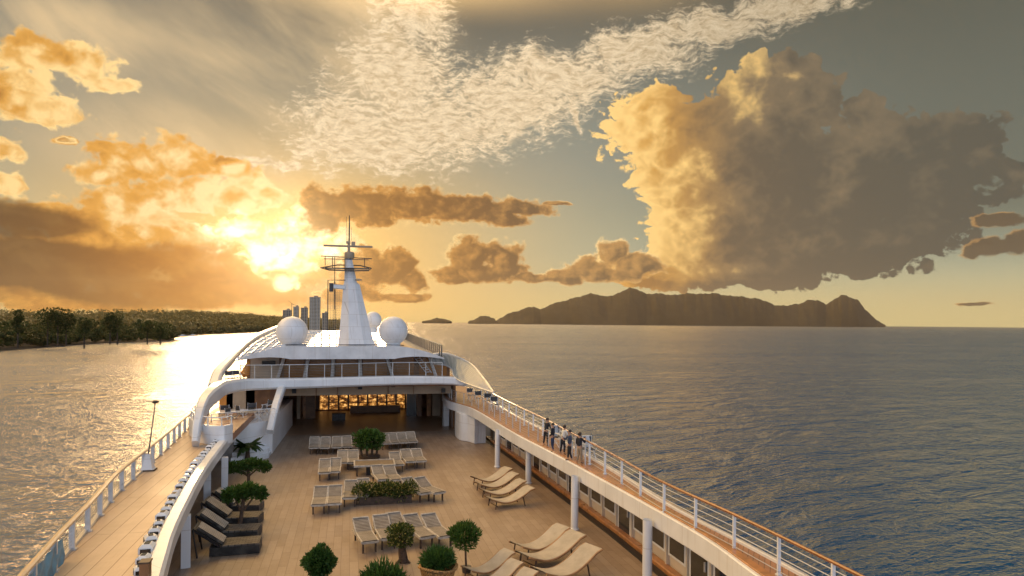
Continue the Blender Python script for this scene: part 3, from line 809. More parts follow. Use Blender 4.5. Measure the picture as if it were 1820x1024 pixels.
# ------------------------------------------------------------------ mast and domes
my = 51.5
mb0 = at_y(634, 611, my); mt = at_y(621, 457, my)
mast = thing('radar_mast', 'tall tapering white mast on the roof, carrying radar bars and thin aerials', 'mast', (mb0.x, my, mb0.z))
def ring(c, rx, ry, n=8, rot=0.0): return [Vector((c[0] + rx * math.cos(t), c[1] + ry * math.sin(t), c[2])) for t in (rot + 2 * math.pi * (k + .5) / n for k in range(n))]
zb, zt = mb0.z - .3, mt.z
rows = []
for t in (0, .12, .3, .5, .7, .72, .88, 1.0):
    z = zb + (zt - zb) * t; x = mb0.x + (mt.x - mb0.x) * t
    r = 1.47 + (.30 - 1.47) * min(1, t ** .92)
    if t > .71: r *= .82; x -= .06
    rows.append(ring((x, my + .2, z), r, r * .8))
m_ = MB(); m_.grid(rows, closed=True); m_.f.append(tuple(range(8 * 7, 8 * 8))); m_.build('mast_tower', 'dome', mast)
c = mt
MB().lathe((c.x, my + .2, c.z - .1), [(.32, 0), (.36, .1), (.36, .42), (.28, .5), (0, .5)], 16).build('mast_head', 'beige', mast, smooth=True)
def bar(x0_, y0_, x1_, y1_, Y, w, h, mat='darkgrey', name='radar_bar'):
    MB().sweep([at_y(x0_, y0_, Y), at_y((x0_ + x1_) / 2, (y0_ + y1_) / 2, Y), at_y(x1_, y1_, Y)], w, h).build(name, mat, mast)
bar(575, 436.5, 662, 439, my, .22, .13, 'beige')
bar(570, 455, 661, 460, my + .3, .10, .06); bar(576, 460, 655, 462, my - .4, .08, .05)
p1 = [at_y(x, y, Y) for x, y, Y in ((570, 476, my + .3), (585, 480, my - .5), (625, 481.5, my - .8), (655, 481, my - .5), (660, 477, my + .3), (640, 472, my + .9), (600, 471, my + .9), (570, 476, my + .3))]
MB().tube(p1, .045, 6).build('platform_rim', 'darkgrey', mast)
MB().sweep([at_y(578, 477, my), at_y(656, 478, my)], 1.1, .05).build('platform', 'darkgrey', mast)
for x, ya, yb in ((578, 456, 472), (595, 457, 550), (591, 457, 478), (648, 460, 476), (613, 458, 480)):
    MB().tube([at_y(x, ya, my), at_y(x, yb, my)], .028, 5).build('stay', 'darkgrey', mast)
MB().tube([at_y(620, 456, my), at_y(620, 430, my)], [.12, .10], 8).build('upper_pole', 'beige', mast)
MB().tube([at_y(620.5, 432, my), at_y(621, 402, my), at_y(621, 383, my)], [.06, .05, .035], 6).build('top_aerial', 'black', mast)
for x in (615.5, 618, 624.5): MB().tube([at_y(x, 428, my), at_y(x + .4, 404 if x > 616 else 385, my)], .014, 4).build('wire_aerial', 'darkgrey', mast)
MB().box(at_y(628, 434, my), (.28, .28, .34)).build('sensor_box', 'beige', mast)
MB().box(at_y(619, 431, my), (.30, .30, .16)).build('sensor_box', 'beige', mast)
MB().lathe(at_y(637, 497, my), [(.0, -.1), (.25, -.06), (.25, .02), (0, .1)], 12).build('side_lamp', 'beige', mast, smooth=True)
MB().sweep([at_y(590, 509, my), at_y(614, 511, my)], .35, .34).build('side_arm', 'rail', mast)
MB().box(at_y(589, 511, my), (.30, .4, .62)).build('winch_box', 'darkgrey', mast)
MB().tube([at_y(614, 498, my), at_y(583, 498, my), at_y(582, 575, my), at_y(582, 603, my)], .035, 6).build('gantry', 'darkgrey', mast)
ld = MB()
for x in (594, 597): ld.tube([at_y(x, 500, my + .5), at_y(x - 1, 600, my + .5)], .018, 4)
for k in range(34): ld.tube([at_y(593, 503 + k * 2.8, my + .5), at_y(598, 503 + k * 2.8, my + .5)], .012, 4)
ld.build('ladder', 'darkgrey', mast)
nt_ = MB()
for k in range(26): nt_.tube([at_y(583, 520 + k * 3.2, my + .2), at_y(608 - k * .25, 520 + k * 3.2, my + .2)], .008, 3)
for k in range(6): nt_.tube([at_y(584 + k * 4, 516, my + .2), at_y(584 + k * 3.4, 603, my + .2)], .008, 3)
nt_.build('rigging', 'beige', mast)

def dome(x, y, r_px, Y, label):
    c = at_y(x, y, Y); r = r_px * Y / F * .985
    t = thing('satellite_dome', label, 'radar dome', (c.x, c.y, c.z - r * .86), 0, 'white satellite domes on the roof')
    prof = [(r * math.sin(a), -r * math.cos(a)) for a in [math.pi * (.17 + .83 * k / 26) for k in range(27)]]
    d = MB(); d.lathe(c, prof, 40); d.build('dome', 'dome', t, smooth=True)
    z0 = -r * .86
    MB().lathe(c, [(r * .50, z0 - .5), (r * .50, z0 + .01), (r * .54, z0 + .02), (r * .54, z0 + .10)], 28).build('base_ring', 'white', t, smooth=True)
dome(519, 590, 26.5, 51.5, 'left white satellite dome, in front of the far towers')
dome(699, 588, 25.5, 51.5, 'large white satellite dome standing right of the mast')
dome(663, 569, 15, 66, 'smaller white satellite dome half hidden behind the mast')
# small fittings on the roof
for k, (x, Y, h) in enumerate(((560, 54, .7), (571, 52, 1.3), (585, 53, 1.0), (549, 60, .8), (598, 58, 1.1), (472, 55, .5))):
    p = at_y(x, 600, Y); z = 6.75 + .72 * (Y - 50) / 30
    t = thing('vent_pipe', ['short grey vent pipe on the roof beside the left dome', 'tall thin grey vent pipe in front of the gantry', 'grey vent pipe at the mast gantry foot', 'grey vent pipe farther back behind the left dome', 'grey vent pipe behind the gantry net', 'small grey vent pipe at the left roof slope'][k], 'vent pipe', (p.x, Y, z - .25), 0, 'vent pipes on the roof')
    MB().tube([(p.x, Y, z - .25), (p.x, Y, z + h * .55), (p.x + .02, Y, z + h * .6)], .05, 8).build('pipe', 'rail', t)
    MB().lathe((p.x, Y, z + h * .6), [(.09, 0), (.09, .06), (0, .09)], 10).build('cap', 'rail', t)
rg = thing('roof_guard_rail', 'low grey guard rail frame on the roof between left dome and mast', 'guard rail', at_y(560, 608, 52))
g = MB()
for (x, Y) in ((545, 56), (558, 56), (572, 56), (586, 56), (600, 56)):
    p = at_y(x, 600, Y); g.tube([(p.x, Y, 6.7), (p.x, Y, 7.75)], .025, 5)
pa, pb = at_y(545, 600, 56), at_y(600, 600, 56)
for z in (7.1, 7.4, 7.75): g.tube([(pa.x, 56, z), (pb.x, 56, z)], .022, 5)
g.build('frame', 'rail', rg)

# ------------------------------------------------------------------ lamps along the port beam
lampline = smooth_line([p for p in up(offset(beam, .56), 2.20) if 13 < p.y], .82)
t0_ = None
for k, p in enumerate(lampline):
    q = lampline[min(len(lampline) - 1, k + 1)]; q0 = lampline[max(0, k - 1)]; an = math.atan2(q.y - q0.y, q.x - q0.x) + random.uniform(-.25, .25)
    lab = f'white box floodlight with dark glass, standing on the white beam left of the pool deck'
    if k == 0: lab = 'box floodlight at the far end of the white beam, closest to the rounded tub wall'
    if k == len(lampline) - 1: lab = 'nearest box floodlight on the white beam, beside the wooden post box'
    if t0_ is None:
        t0_ = thing('box_floodlight', lab, 'floodlight', p, an, 'box floodlights in a row along the white port beam')
        hb2 = MB()
        hb2.grid([[Vector((x_, y_, z_)) for x_, y_ in ((-a_, -b_), (a_, -b_), (a_, b_), (-a_, b_))] for a_, b_, z_ in ((.20, .16, -.02), (.25, .20, .06), (.24, .19, .22), (.16, .10, .30))], closed=True); hb2.f.append((12, 13, 14, 15))
        hb2.build('housing', 'white', t0_, local=True)
        MB().box((.0, 0, .305), (.24, .15, .02)).build('lens', 'glass_dark', t0_, local=True)
        MB().box((-.235, 0, .13), (.06, .28, .17)).build('lens', 'glass_dark', t0_, local=True); MB().box((.235, 0, .12), (.06, .28, .14)).build('lens', 'glass_dark', t0_, local=True)
        MB().box((.0, -.19, .13), (.34, .05, .15)).build('lens', 'darkgrey', t0_, local=True)
        MB().box((.30, 0, .03), (.10, .20, .08)).build('bracket', 'darkgrey', t0_, local=True)
    else:
        dup(t0_, p, an, lab, scale=random.uniform(.62, .92))

# ------------------------------------------------------------------ loungers
G_LOUNGE = 'slatted sun loungers on the pool deck'
def make_lounger():
    t = thing('sun_lounger', 'x', 'sun lounger', (0, 0, 0), 0, G_LOUNGE)
    w = .60
    f = MB()
    for sx in (-1, 1): f.box((sx * w / 2, .62, .43), (.05, 1.30, .09)); f.box(Vector((sx * w / 2, 1.25, .45)) + Matrix.Rotation(R(24), 3, 'X') @ Vector((0, .37, 0)), (.05, .80, .07), M3=Matrix.Rotation(R(24), 3, 'X')); f.box((sx * w / 2, 1.55, .36), (.04, .7, .06))
    for y in (0.0, 1.9): f.box((0, y, .40), (w - .06, .055, .07))
    f.build('frame', 'frame_wood', t, local=True)
    s_ = MB(); s_.box((0, .62, .455), (w - .04, 1.22, .035)); s_.build('seat', 'wicker', t, local=True)
    an = R(24); m3 = Matrix.Rotation(an, 3, 'X')
    b_ = MB(); b_.box(Vector((0, 1.25, .47)) + m3 @ Vector((0, .36, 0)), (w - .04, .74, .035), M3=m3); b_.build('backrest', 'wicker', t, local=True)
    r_ = MB(); r_.box(Vector((0, 1.25, .50)) + m3 @ Vector((0, .74, 0)), (w, .05, .06), M3=m3); r_.build('head_bar', 'frame_wood', t, local=True)
    for sx in (-1, 1):
        for y in (.12, 1.72):
            MB().box((sx * (w / 2 - .07), y, .185), (.06, .07, .37)).build('leg', 'dark_wood', t, local=True)
    return t
L0 = make_lounger(); first = [True]
def lounger(x, y, rz, label, sc=1.0):
    p = at_z(x, y, 0); rz += random.uniform(-.035, .035); p.x += random.uniform(-.03, .03)
    if first[0]:
        first[0] = False; L0.location = p; L0.rotation_euler = (0, 0, rz); L0['label'] = label; L0.scale = (sc,) * 3; return L0
    return dup(L0, p, rz, label, scale=sc)
for (x, y, rz, lab) in (
    (558, 808, 0, 'far left slatted lounger, first in the row of four left of the stemmed bush'),
    (578, 808, 0, 'second slatted lounger from the left in the far row near the lounge'),
    (598, 807, 0, 'third slatted lounger in the far left row near the lounge'),
    (617, 806, 0, 'fourth lounger of the far left row, nearest the stemmed bush'),
    (687, 800, .05, 'far right row lounger touching the stemmed bush on its right side'),
    (703, 799, .05, 'second lounger of the far right row beyond the stemmed bush'),
    (719, 798, .05, 'third lounger of the far right row beyond the stemmed bush'),
    (735, 797, .05, 'rightmost lounger of the far right row near the white curved wall'),
    (577, 855, 0, 'left lounger of the close pair standing left of the low brown table'),
    (594, 853, 0, 'right lounger of the close pair standing left of the low brown table'),
    (611, 836, 0, 'lounger set a little back, two places left of the low brown table'),
    (627, 836, 0, 'lounger with its side against the left end of the low brown table'),
    (708, 840, .05, 'lounger at the right end of the low brown table'),
    (731, 834, .08, 'left lounger of the pair to the right of the low brown table'),
    (749, 833, .08, 'right lounger of the pair to the right of the low brown table'),
    (681, 868, .12, 'narrow lounger between the low brown table and the flowering hedge'),
    (706, 868, .2, 'pale lounger whose foot is hidden by the flowering hedge'),
    (757, 893, .42, 'left lounger of the turned pair right of the flowering hedge'),
    (781, 892, .42, 'right lounger of the turned pair right of the flowering hedge'),
    (567, 915, 0, 'leftmost lounger in the row left of the flowering hedge'),
    (594, 913, 0, 'second lounger in the row left of the flowering hedge'),
    (620, 902, -.04, 'third lounger in the row left of the flowering hedge'),
    (643, 898, -.05, 'lounger partly behind the left end of the flowering hedge'),
    (657, 984, .16, 'nearest left lounger, first of the five in the front row'),
    (690, 978, .16, 'second lounger of the front row, just left of the small round topiary'),
    (722, 972, .2, 'third lounger of the front row, half hidden behind the small round topiary'),
    (760, 975, .24, 'fourth lounger of the front row, right of the small round topiary'),
    (794, 974, .26, 'fifth lounger of the front row, beside the slim stemmed topiary')):
    lounger(x, y, rz, lab)

def make_sling():
    t = thing('sling_lounger', 'x', 'sling lounger', (0, 0, 0), 0, 'curved canvas sling loungers by the pillars')
    def prof(u):        # along +X, 0..1
        return Vector((u * 2.05, 0, .40 - .30 * math.sin(math.pi * min(1, u * 1.12)) * .75 + .46 * max(0, u - .25) ** 1.5 + .06 * (1 - u)))
    us_ = [k / 20 for k in range(21)]; w = .66
    s_ = MB()
    A = [prof(u) + Vector((0, -w / 2, 0)) for u in us_]; B = [prof(u) + Vector((0, w / 2, 0)) for u in us_]
    d = Vector((0, 0, -.025)); s_.strip(A, B); s_.strip([p + d for p in A], [p + d for p in B]); s_.strip(A, [p + d for p in A]); s_.strip(B, [p + d for p in B])
    s_.build('sling', 'sling', t, smooth=True, local=True)
    for sy in (-1, 1):
        MB().tube([prof(u) + Vector((0, sy * (w / 2 + .02), -.03)) for u in us_], .032, 7).build('side_rail', 'sling_wood', t, smooth=True, local=True)
        for u, dx_ in ((.12, -.05), (.72, .10)):
            p = prof(u) + Vector((0, sy * (w / 2 + .02), -.03)); MB().tube([p, (p.x + dx_, p.y, 0)], .024, 6).build('leg', 'dark_wood', t, local=True)
    MB().tube([(.3, -w / 2, .1), (.3, w / 2, .1)], .02, 6).build('stretcher', 'dark_wood', t, local=True)
    return t
S0 = make_sling(); fs = [True]
def sling(xa, ya, xb, yb, label):
    A = at_z(xa, ya, .44); B = at_z(xb, yb, .70); d = B - A; rz = math.atan2(d.y, d.x); sc = min(1.25, max(.9, Vector((d.x, d.y)).length / 2.05))
    loc = (A.x, A.y, 0)
    if fs[0]:
        fs[0] = False; S0.location = loc; S0.rotation_euler = (0, 0, rz); S0.scale = (sc,) * 3; S0['label'] = label
    else: dup(S0, loc, rz, label, scale=sc)
for a in ((843, 850, 904, 832, 'farthest canvas sling lounger of the four between the two far pillars'),
          (848, 860, 916, 842, 'second canvas sling lounger of the four by the far pillars, from the back'),
          (857, 872, 929, 854, 'third canvas sling lounger of the four by the far pillars, from the back'),
          (867, 886, 944, 867, 'nearest canvas sling lounger of the four by the far pillars'),
          (917, 970, 1001, 937, 'farthest sling lounger of the three at the foot of the big near pillar'),
          (927, 990, 1030, 953, 'middle sling lounger of the three near the big near pillar'),
          (956, 1018, 1055, 977, 'nearest sling lounger of the three near the big near pillar'),
          (829, 1008, 900, 975, 'farthest sling lounger beside the slim stemmed topiary'),
          (843, 1030, 917, 992, 'middle sling lounger of the front group beside the slim stemmed topiary'),
          (872, 1050, 936, 1010, 'nearest sling lounger cut off by the bottom edge of the photo')):
    sling(*a)

def make_dark():
    t = thing('padded_lounger', 'x', 'padded lounger', (0, 0, 0), 0, 'black loungers with striped cushions under the port beam')
    w = 1.0
    f = MB(); f.box((1.45, 0, .17), (1.7, w, .30)); f.build('base', 'net', t, local=True)
    f = MB(); f.box((1.6, 0, .35), (1.35, w - .06, .05)); f.build('foot_slats', 'net', t, local=True)
    m3 = Matrix.Rotation(R(36), 3, 'Y')
    b_ = MB(); b_.box(Vector((.95, 0, .36)) + m3 @ Vector((-.55, 0, 0)), (1.15, w, .09), M3=m3); b_.build('backrest', 'black', t, local=True)
    c_ = MB(); c_.box(Vector((.95, 0, .36)) + m3 @ Vector((-.5, 0, .10)), (1.05, w - .3, .10), M3=m3); c_.build('cushion', 'stripe', t, local=True)
    for sy in (-1, 1): MB().tube([Vector((.2, sy * w / 2, .0)), Vector((.05, sy * w / 2, 1.0))], .03, 6).build('leg', 'black', t, local=True)
    return t
D0 = make_dark(); D0.location = at_z(362, 932, 0); D0.rotation_euler = (0, 0, R(-6)); D0['label'] = 'farthest black lounger with striped cushion, behind the tree with a bent trunk'
p = at_z(352, 957, 0); dup(D0, p, R(-4), 'middle black lounger with striped cushion under the port beam')
p = at_z(344, 985, 0); dup(D0, p, R(2), 'nearest black lounger with striped cushion, beside the beige wall')
p = at_z(380, 908, 0); dup(D0, p, R(-8), 'black lounger set deepest under the beam, next to the rear pillar', scale=.9)

# low table
p = at_z(666, 846, 0)
tt = thing('low_table', 'low brown rectangular table with pale rim among the middle loungers', 'table', p)
MB().box(p + Vector((0, .75, .55)), (2.1, 1.45, .05)).build('tabletop', 'table', tt)
rm = MB()
for sy in (0, 1.5): rm.box(p + Vector((0, sy, .56)), (2.26, .08, .10))
for sx in (-1.09, 1.09): rm.box(p + Vector((sx, .75, .56)), (.08, 1.42, .10))
rm.build('rim', 'frame_wood', tt)
for sx in (-.95, .95):
    for sy in (.1, 1.4): MB().box(p + Vector((sx, sy, .26)), (.08, .08, .52)).build('leg', 'dark_wood', tt)
MB().box(p + Vector((-.35, .3, .26)), (.22, .22, .52)).build('pedestal', 'black', tt)
# black cabinet in front of the lounge
p = at_z(602, 748, 0)
bx = thing('black_cabinet', 'small black two-door cabinet standing alone in front of the lit lounge', 'cabinet', p)
MB().box(p + Vector((0, .3, .30)), (1.1, .6, .56)).build('body', 'black', bx)
for sx in (-.27, .27): MB().box(p + Vector((sx, -.015, .31)), (.50, .03, .44)).build('door', 'darkgrey', bx)
MB().box(p + Vector((0, .3, .60)), (1.16, .66, .04)).build('top', 'dark_wood', bx)
# lamp post
p = at_z(263, 836, PROM); top = at_y(276, 716, p.y + .3)
lp = thing('deck_lamp', 'thin dark lamp post with flat round head standing at the port railing', 'lamp post', p)
m_ = MB(); m_.grid([[p + Vector(q) for q in ((-a_, -a_, z_), (a_, -a_, z_), (a_, a_, z_), (-a_, a_, z_))] for a_, z_ in ((.26, .06), (.22, .10), (.10, .62), (.09, .70))], closed=True); m_.f.append((12, 13, 14, 15)); m_.build('pedestal', 'white', lp)
MB().box(p + Vector((0, 0, .03)), (.62, .5, .06)).build('foot', 'dark_wood', lp)
MB().tube([p + Vector((0, 0, .6)), top], [.030, .022], 8).build('pole', 'darkgrey', lp)
MB().lathe(top, [(0, -.05), (.10, -.03), (.17, .03), (.15, .07), (.05, .11), (0, .11)], 16).build('lamp_head', 'black', lp, smooth=True)
# wooden box by the beam
p = at_z(258, 1052, PROM)
wb = thing('wooden_bollard', 'dark brown square wooden post box at the near end of the white beam', 'post box', p)
MB().box(p + Vector((0, 0, .35)), (.20, .26, .70)).build('body', 'brown', wb); MB().box(p + Vector((0, 0, .72)), (.24, .30, .04)).build('lid', 'dark_wood', wb)
# added blue sheet standing in for the water beyond the near rail
k0 = [q for q in port if 15.5 < q.y < 20.5]
bs = thing('water_patch_sheet', 'blue sheet inside the near end of the port railing, standing in for foaming water', 'water stand-in', k0[0])
m_ = MB(); fine = smooth_line(k0, .18)
m_.grid([[q + Vector((.08 + .03 * math.sin(i * 1.3 + z * 9), 0, PROM - q.z + z)) for i, q in enumerate(fine)] for z in (.02, .2, .38, .56, .70)]); m_.build('sheet', 'blue', bs, smooth=True)

# ---- balcony chairs
def make_chair():
    t = thing('folding_chair', 'x', 'chair', (0, 0, 0), 0, 'folding chairs on the right balcony')
    f = MB()
    for sx in (-.26, .26):
        f.tube([(sx, -.25, 0), (sx, .22, .52), (sx, .30, .98)], .022, 6); f.tube([(sx, .25, 0), (sx, -.24, .50)], .022, 6); f.tube([(sx, -.26, .66), (sx, .24, .68)], .025, 6)
    f.build('frame', 'white', t, local=True)
    MB().box((0, 0, .46), (.48, .46, .03)).build('seat', 'darkgrey', t, local=True)
    MB().box((0, .275, .80), (.48, .03, .30)).build('backrest', 'darkgrey', t, local=True)
    return t
C0 = make_chair(); cf = True
cl = [((838, 713), .4, 'folding chair at the far end of the right balcony, closest to the wind screen'), ((852, 719), .2, 'second folding chair from the wind screen on the right balcony'),
      ((866, 724), -.3, 'third folding chair from the wind screen on the right balcony'), ((880, 731), .1, 'fourth folding chair from the wind screen on the right balcony'),
      ((994, 794), .5, 'folding chair with a towel, between the standing people on the right balcony'), ((1046, 816), .1, 'folding chair with a towel, nearer than the standing people on the right balcony')]
for k, ((x, y), rz, lab) in enumerate(cl):
    p = at_z(x, y, BALC); p.z = BALC + .004
    if cf: cf = False; C0.location = p; C0.rotation_euler = (0, 0, rz); C0['label'] = lab; o = C0
    else: o = dup(C0, p, rz, lab)
    if k in (4, 5):
        tw = MB(); m4 = Matrix.Translation(p) @ Matrix.Rotation(rz, 4, 'Z')
        pr = [(.255, .50), (.250, .80), (.262, .99), (.335, .99), (.345, .72), (.34, .42)]
        tw.grid([[m4 @ Vector((x_, y_ + .012 * math.sin(x_ * 40), z_)) for x_ in (-.2, -.1, 0, .1, .2)] for y_, z_ in pr])
        tag(tw.build('towel', 'towel', smooth=True), ['pale towel over the chair between the standing people', 'pale towel over the chair nearer than the standing people'][k - 4], 'towel', 'towels on the balcony chairs')
# ---- people standing on the balcony
M['skin'] = material('skin', (.42, .24, .16), .5); M['hair'] = material('hair', (.03, .018, .012), .6)
M['c_dark'] = material('dark_cloth', (.018, .02, .028), .85, var=.3, vscale_=8); M['c_white'] = material('white_cloth', (.62, .62, .60), .85, var=.1, vscale_=8)
M['c_blue'] = material('navy_cloth', (.03, .05, .11), .85, var=.3, vscale_=8); M['c_tan'] = material('tan_cloth', (.33, .26, .18), .85, var=.2, vscale_=8)
def skinned(name, chains, mat, parent, sub=1):
    """chains of (point, radius) that share joints by position, grown into one surface"""
    bm = bmesh.new(); lay = bm.verts.layers.skin.verify(); idx = {}
    def vert(p, r):
        key = tuple(round(q, 4) for q in p)
        if key not in idx:
            v_ = bm.verts.new(p); v_[lay].radius = (r, r) if not isinstance(r, tuple) else r; v_[lay].use_root = not idx; idx[key] = v_
        return idx[key]
    for ch in chains:
        prev = None
        for p, r in ch:
            v_ = vert(p, r)
            if prev is not None and prev is not v_ and bm.edges.get((prev, v_)) is None: bm.edges.new((prev, v_))
            prev = v_
    me = bpy.data.meshes.new(name); bm.to_mesh(me); bm.free(); me.materials.append(M[mat])
    o = bpy.data.objects.new(name, me); col.objects.link(o); o.parent = parent
    sk = o.modifiers.new('skin', 'SKIN'); sk.use_smooth_shade = True; o.modifiers.new('subdivision', 'SUBSURF').levels = sub; o.modifiers[-1].render_levels = sub
    return o
def person(x, y, rz, label, top, legs, arms, hairlen=0, lean=0.0):
    p = at_z(x, y, BALC); p.z = BALC + .004
    t = thing('person', label, 'person', p, rz, 'people standing on the right balcony')
    t.scale = (.76, .76, .76); L = lean
    pel = (0, 0, .94); ch_ = (0, L * .6, 1.25); nk = (0, L, 1.46); hd = (0, L * 1.1 + .01, 1.56)
    body = [[(pel, (.13, .10)), ((0, L * .3, 1.10), (.12, .09)), (ch_, (.15, .10)), ((0, L * .9, 1.40), (.09, .07)), (nk, .052), (hd, .085), ((0, L * 1.1 + .015, 1.66), .088), ((0, L * 1.1, 1.73), .055)],
            [((0, L * 1.1 + .015, 1.66), .088), ((0, L * 1.1 + .108, 1.625), .014)]]
    sleeves = [[((0, 0, .93), (.165, .13)), ((0, L * .3, 1.08), (.15, .115)), (ch_, (.17, .12)), ((0, L * .9, 1.42), (.10, .08))]]
    trous = [[(pel, (.155, .12)), ((0, 0, 1.0), (.145, .11))]]
    for s_, (el, ha, up_) in zip((-1, 1), arms):
        sh_ = (s_ * .18, L * .85, 1.40); body.append([((0, L * .9, 1.40), (.09, .07)), (sh_, .055), (el, .042), (ha, .028)])
        sleeves.append([((0, L * .9, 1.42), (.10, .08)), ((s_ * .185, L * .85, 1.40), .068), (el, .054), (tuple(el[i] + (ha[i] - el[i]) * .75 for i in range(3)), .042)])
        d = (Vector(ha) - Vector(el)).normalized(); sd = d.cross(Vector((0, 0, 1)) if abs(d.z) < .8 else Vector((0, 1, 0))).normalized(); cu = sd.cross(d)
        palm = Vector(ha) + d * .07; body.append([(ha, .028), (tuple(palm), (.038, .018))])
        for q_, ln in zip((-1.5, -.5, .5, 1.5), (.060, .075, .070, .055)):
            a_ = palm + sd * q_ * .019 + d * .02; b_ = a_ + d * ln * .5 + cu * .01; c_ = b_ + d * ln * .35 - cu * .02 * up_
            body.append([(tuple(palm), (.038, .018)), (tuple(a_), .010), (tuple(b_), .009), (tuple(c_), .008)])
        th = Vector(ha) + d * .03 + sd * -.035; body.append([(ha, .028), (tuple(th), .012), (tuple(th + d * .04), .009)])
        hip = (s_ * .09, 0, .88); kn = (s_ * .10, .02 + .05 * s_ * (L > 0), .49); an_ = (s_ * .11, -.03 + .07 * s_, .09)
        body.append([(pel, (.13, .10)), (hip, .085), (kn, .052), (an_, .038), ((an_[0], an_[1] + .12, .035), .032)])
        trous.append([(pel, (.155, .12)), (hip, .105), (kn, .072), ((an_[0], an_[1], .14), .060)])
        skinned('shoe', [[((an_[0], an_[1] - .04, .045), .045), ((an_[0], an_[1] + .08, .04), .044), ((an_[0], an_[1] + .16, .032), .032)]], 'hair', t)
    skinned('body', body, 'skin', t); skinned('shirt', sleeves, top, t); skinned('trousers', trous, legs, t)
    hc = MB(); c = Vector((0, L * 1.1 - .012, 1.655))
    hc.grid([[c + Vector((.108 * math.sin(a_) * math.cos(b_), .118 * math.sin(a_) * math.sin(b_), .125 * math.cos(a_) - (hairlen if math.sin(b_) < .2 and k_ == 6 else 0))) for b_ in (2 * math.pi * j / 16 for j in range(16))] for k_, a_ in enumerate(.05 + .27 * k for k in range(7))], closed=True)
    hc.v = [q if q.y < c.y + .07 or q.z > c.z + .03 else Vector((q.x, q.y, c.z + .035)) for q in hc.v]
    hc.build('hair', 'hair', t, smooth=True, local=True)
    for s_ in (-1, 1):
        e_ = MB(); e_.lathe((s_ * .033, L * 1.1 + .098, 1.652), [(0, -.010), (.011, 0), (0, .010)], 8); e_.build('eye', 'black', t, local=True)
        e_ = MB(); e_.lathe((s_ * .088, L * 1.1 + .01, 1.64), [(.006, -.03), (.016, 0), (.008, .03)], 8); e_.build('ear', 'skin', t, local=True)
    MB().box((0, L * 1.1 + .099, 1.592), (.045, .012, .010)).build('mouth', 'brown', t, local=True)
    return t
rest = [((-.24, .0, 1.12), (-.22, .14, .90), 1), ((.24, .0, 1.12), (.22, .14, .90), 1)]
onrail = [((-.24, .20, 1.14), (-.18, .44, 1.06), 1), ((.24, .20, 1.14), (.18, .44, 1.06), 1)]
one = [((-.25, .02, 1.12), (-.22, .20, .92), 1), ((.24, .16, 1.18), (.12, .36, 1.34), 1)]
person(970, 792, -1.1, 'person in dark jacket and dark trousers leaning on the balcony rail, farthest of the group', 'c_dark', 'c_dark', onrail, 0, .12)
person(982, 803, .9, 'person in black shirt standing with back to the sea beside the towel chair', 'c_dark', 'c_blue', rest)
person(1000, 808, -1.3, 'person in white shirt and dark trousers leaning on the balcony rail', 'c_white', 'c_dark', onrail, .05, .12)
person(1012, 819, 1.7, 'person in navy shirt and black trousers facing the pool deck', 'c_blue', 'c_dark', one)
person(1030, 824, -1.0, 'person in black jacket and tan trousers, nearest of the group by the rail', 'c_dark', 'c_tan', one, .06)
# chairs on the upper and port lounge decks
for x, y, Y, z, lab in ((409, 672, 49, 4.12, 'dark chair at the left end of the upper deck behind the railing'), (421, 672, 49.5, 4.12, 'dark chair on the upper deck beside the amber parasol')):
    p = at_y(x, y, Y); dup(C0, (p.x, Y, z), .5, lab, group='chairs behind the curved front band')
for k, (x, Y) in enumerate(((398, 46), (412, 44.5), (430, 46), (448, 47.5), (462, 46), (475, 48.5))):
    p = at_y(x, 700, Y); dup(C0, (p.x, Y, PROM + .055), k * 1.1, ['chair', 'turned chair', 'third chair', 'fourth chair', 'fifth chair', 'last chair'][k] + ' on the small lounge deck under the white arch, counted from the left', group='chairs under the white arch')
p = at_y(430, 668, 50.8)
pu = thing('folded_parasol', 'folded amber parasol on the upper deck at the left end of the railing', 'parasol', (p.x, 50.8, 4.12))
MB().tube([(p.x, 50.8, 4.12), (p.x + .55, 50.8, 5.9)], .03, 6).build('pole', 'rail', pu)
MB().tube([(p.x + .12, 50.8, 4.5), (p.x + .2, 50.8, 4.75), (p.x + .5, 50.8, 5.75)], [.06, .32, .05], 8).build('canopy', 'orange', pu, smooth=True)
for k, (x, w, mname) in enumerate(((402, .9, 'orange'), (428, 1.9, 'beige'), (466, 2.2, 'brown'))):
    p = at_y(x, 715, 52); t = MB(); t.box((p.x, 52, 3.0), (w, .12, 1.7)); o = t.build('lounge_screen', mname); o['category'] = 'partition'; tag(o, ['amber partition panel under the left arch', 'beige partition panel under the arch', 'brown partition panel nearest the inclined strut'][k], 'partition', 'partition panels under the arch')
lad = thing('white_ladder', 'white folding ladder leaning on the upper deck wall right of the panes', 'ladder', at_y(742, 660, 51.5))
g = MB(); A0, A1 = at_y(734, 632, 52.6), at_y(758, 664, 51.2); o_ = Vector((.38, 0, .05))
g.tube([A0, A1], .03, 6); g.tube([A0 + o_, A1 + o_], .03, 6)
for k in range(8): q = A0.lerp(A1, (k + .5) / 8); g.tube([q, q + o_], .02, 5)
g.build('rail_and_rungs', 'white', lad)

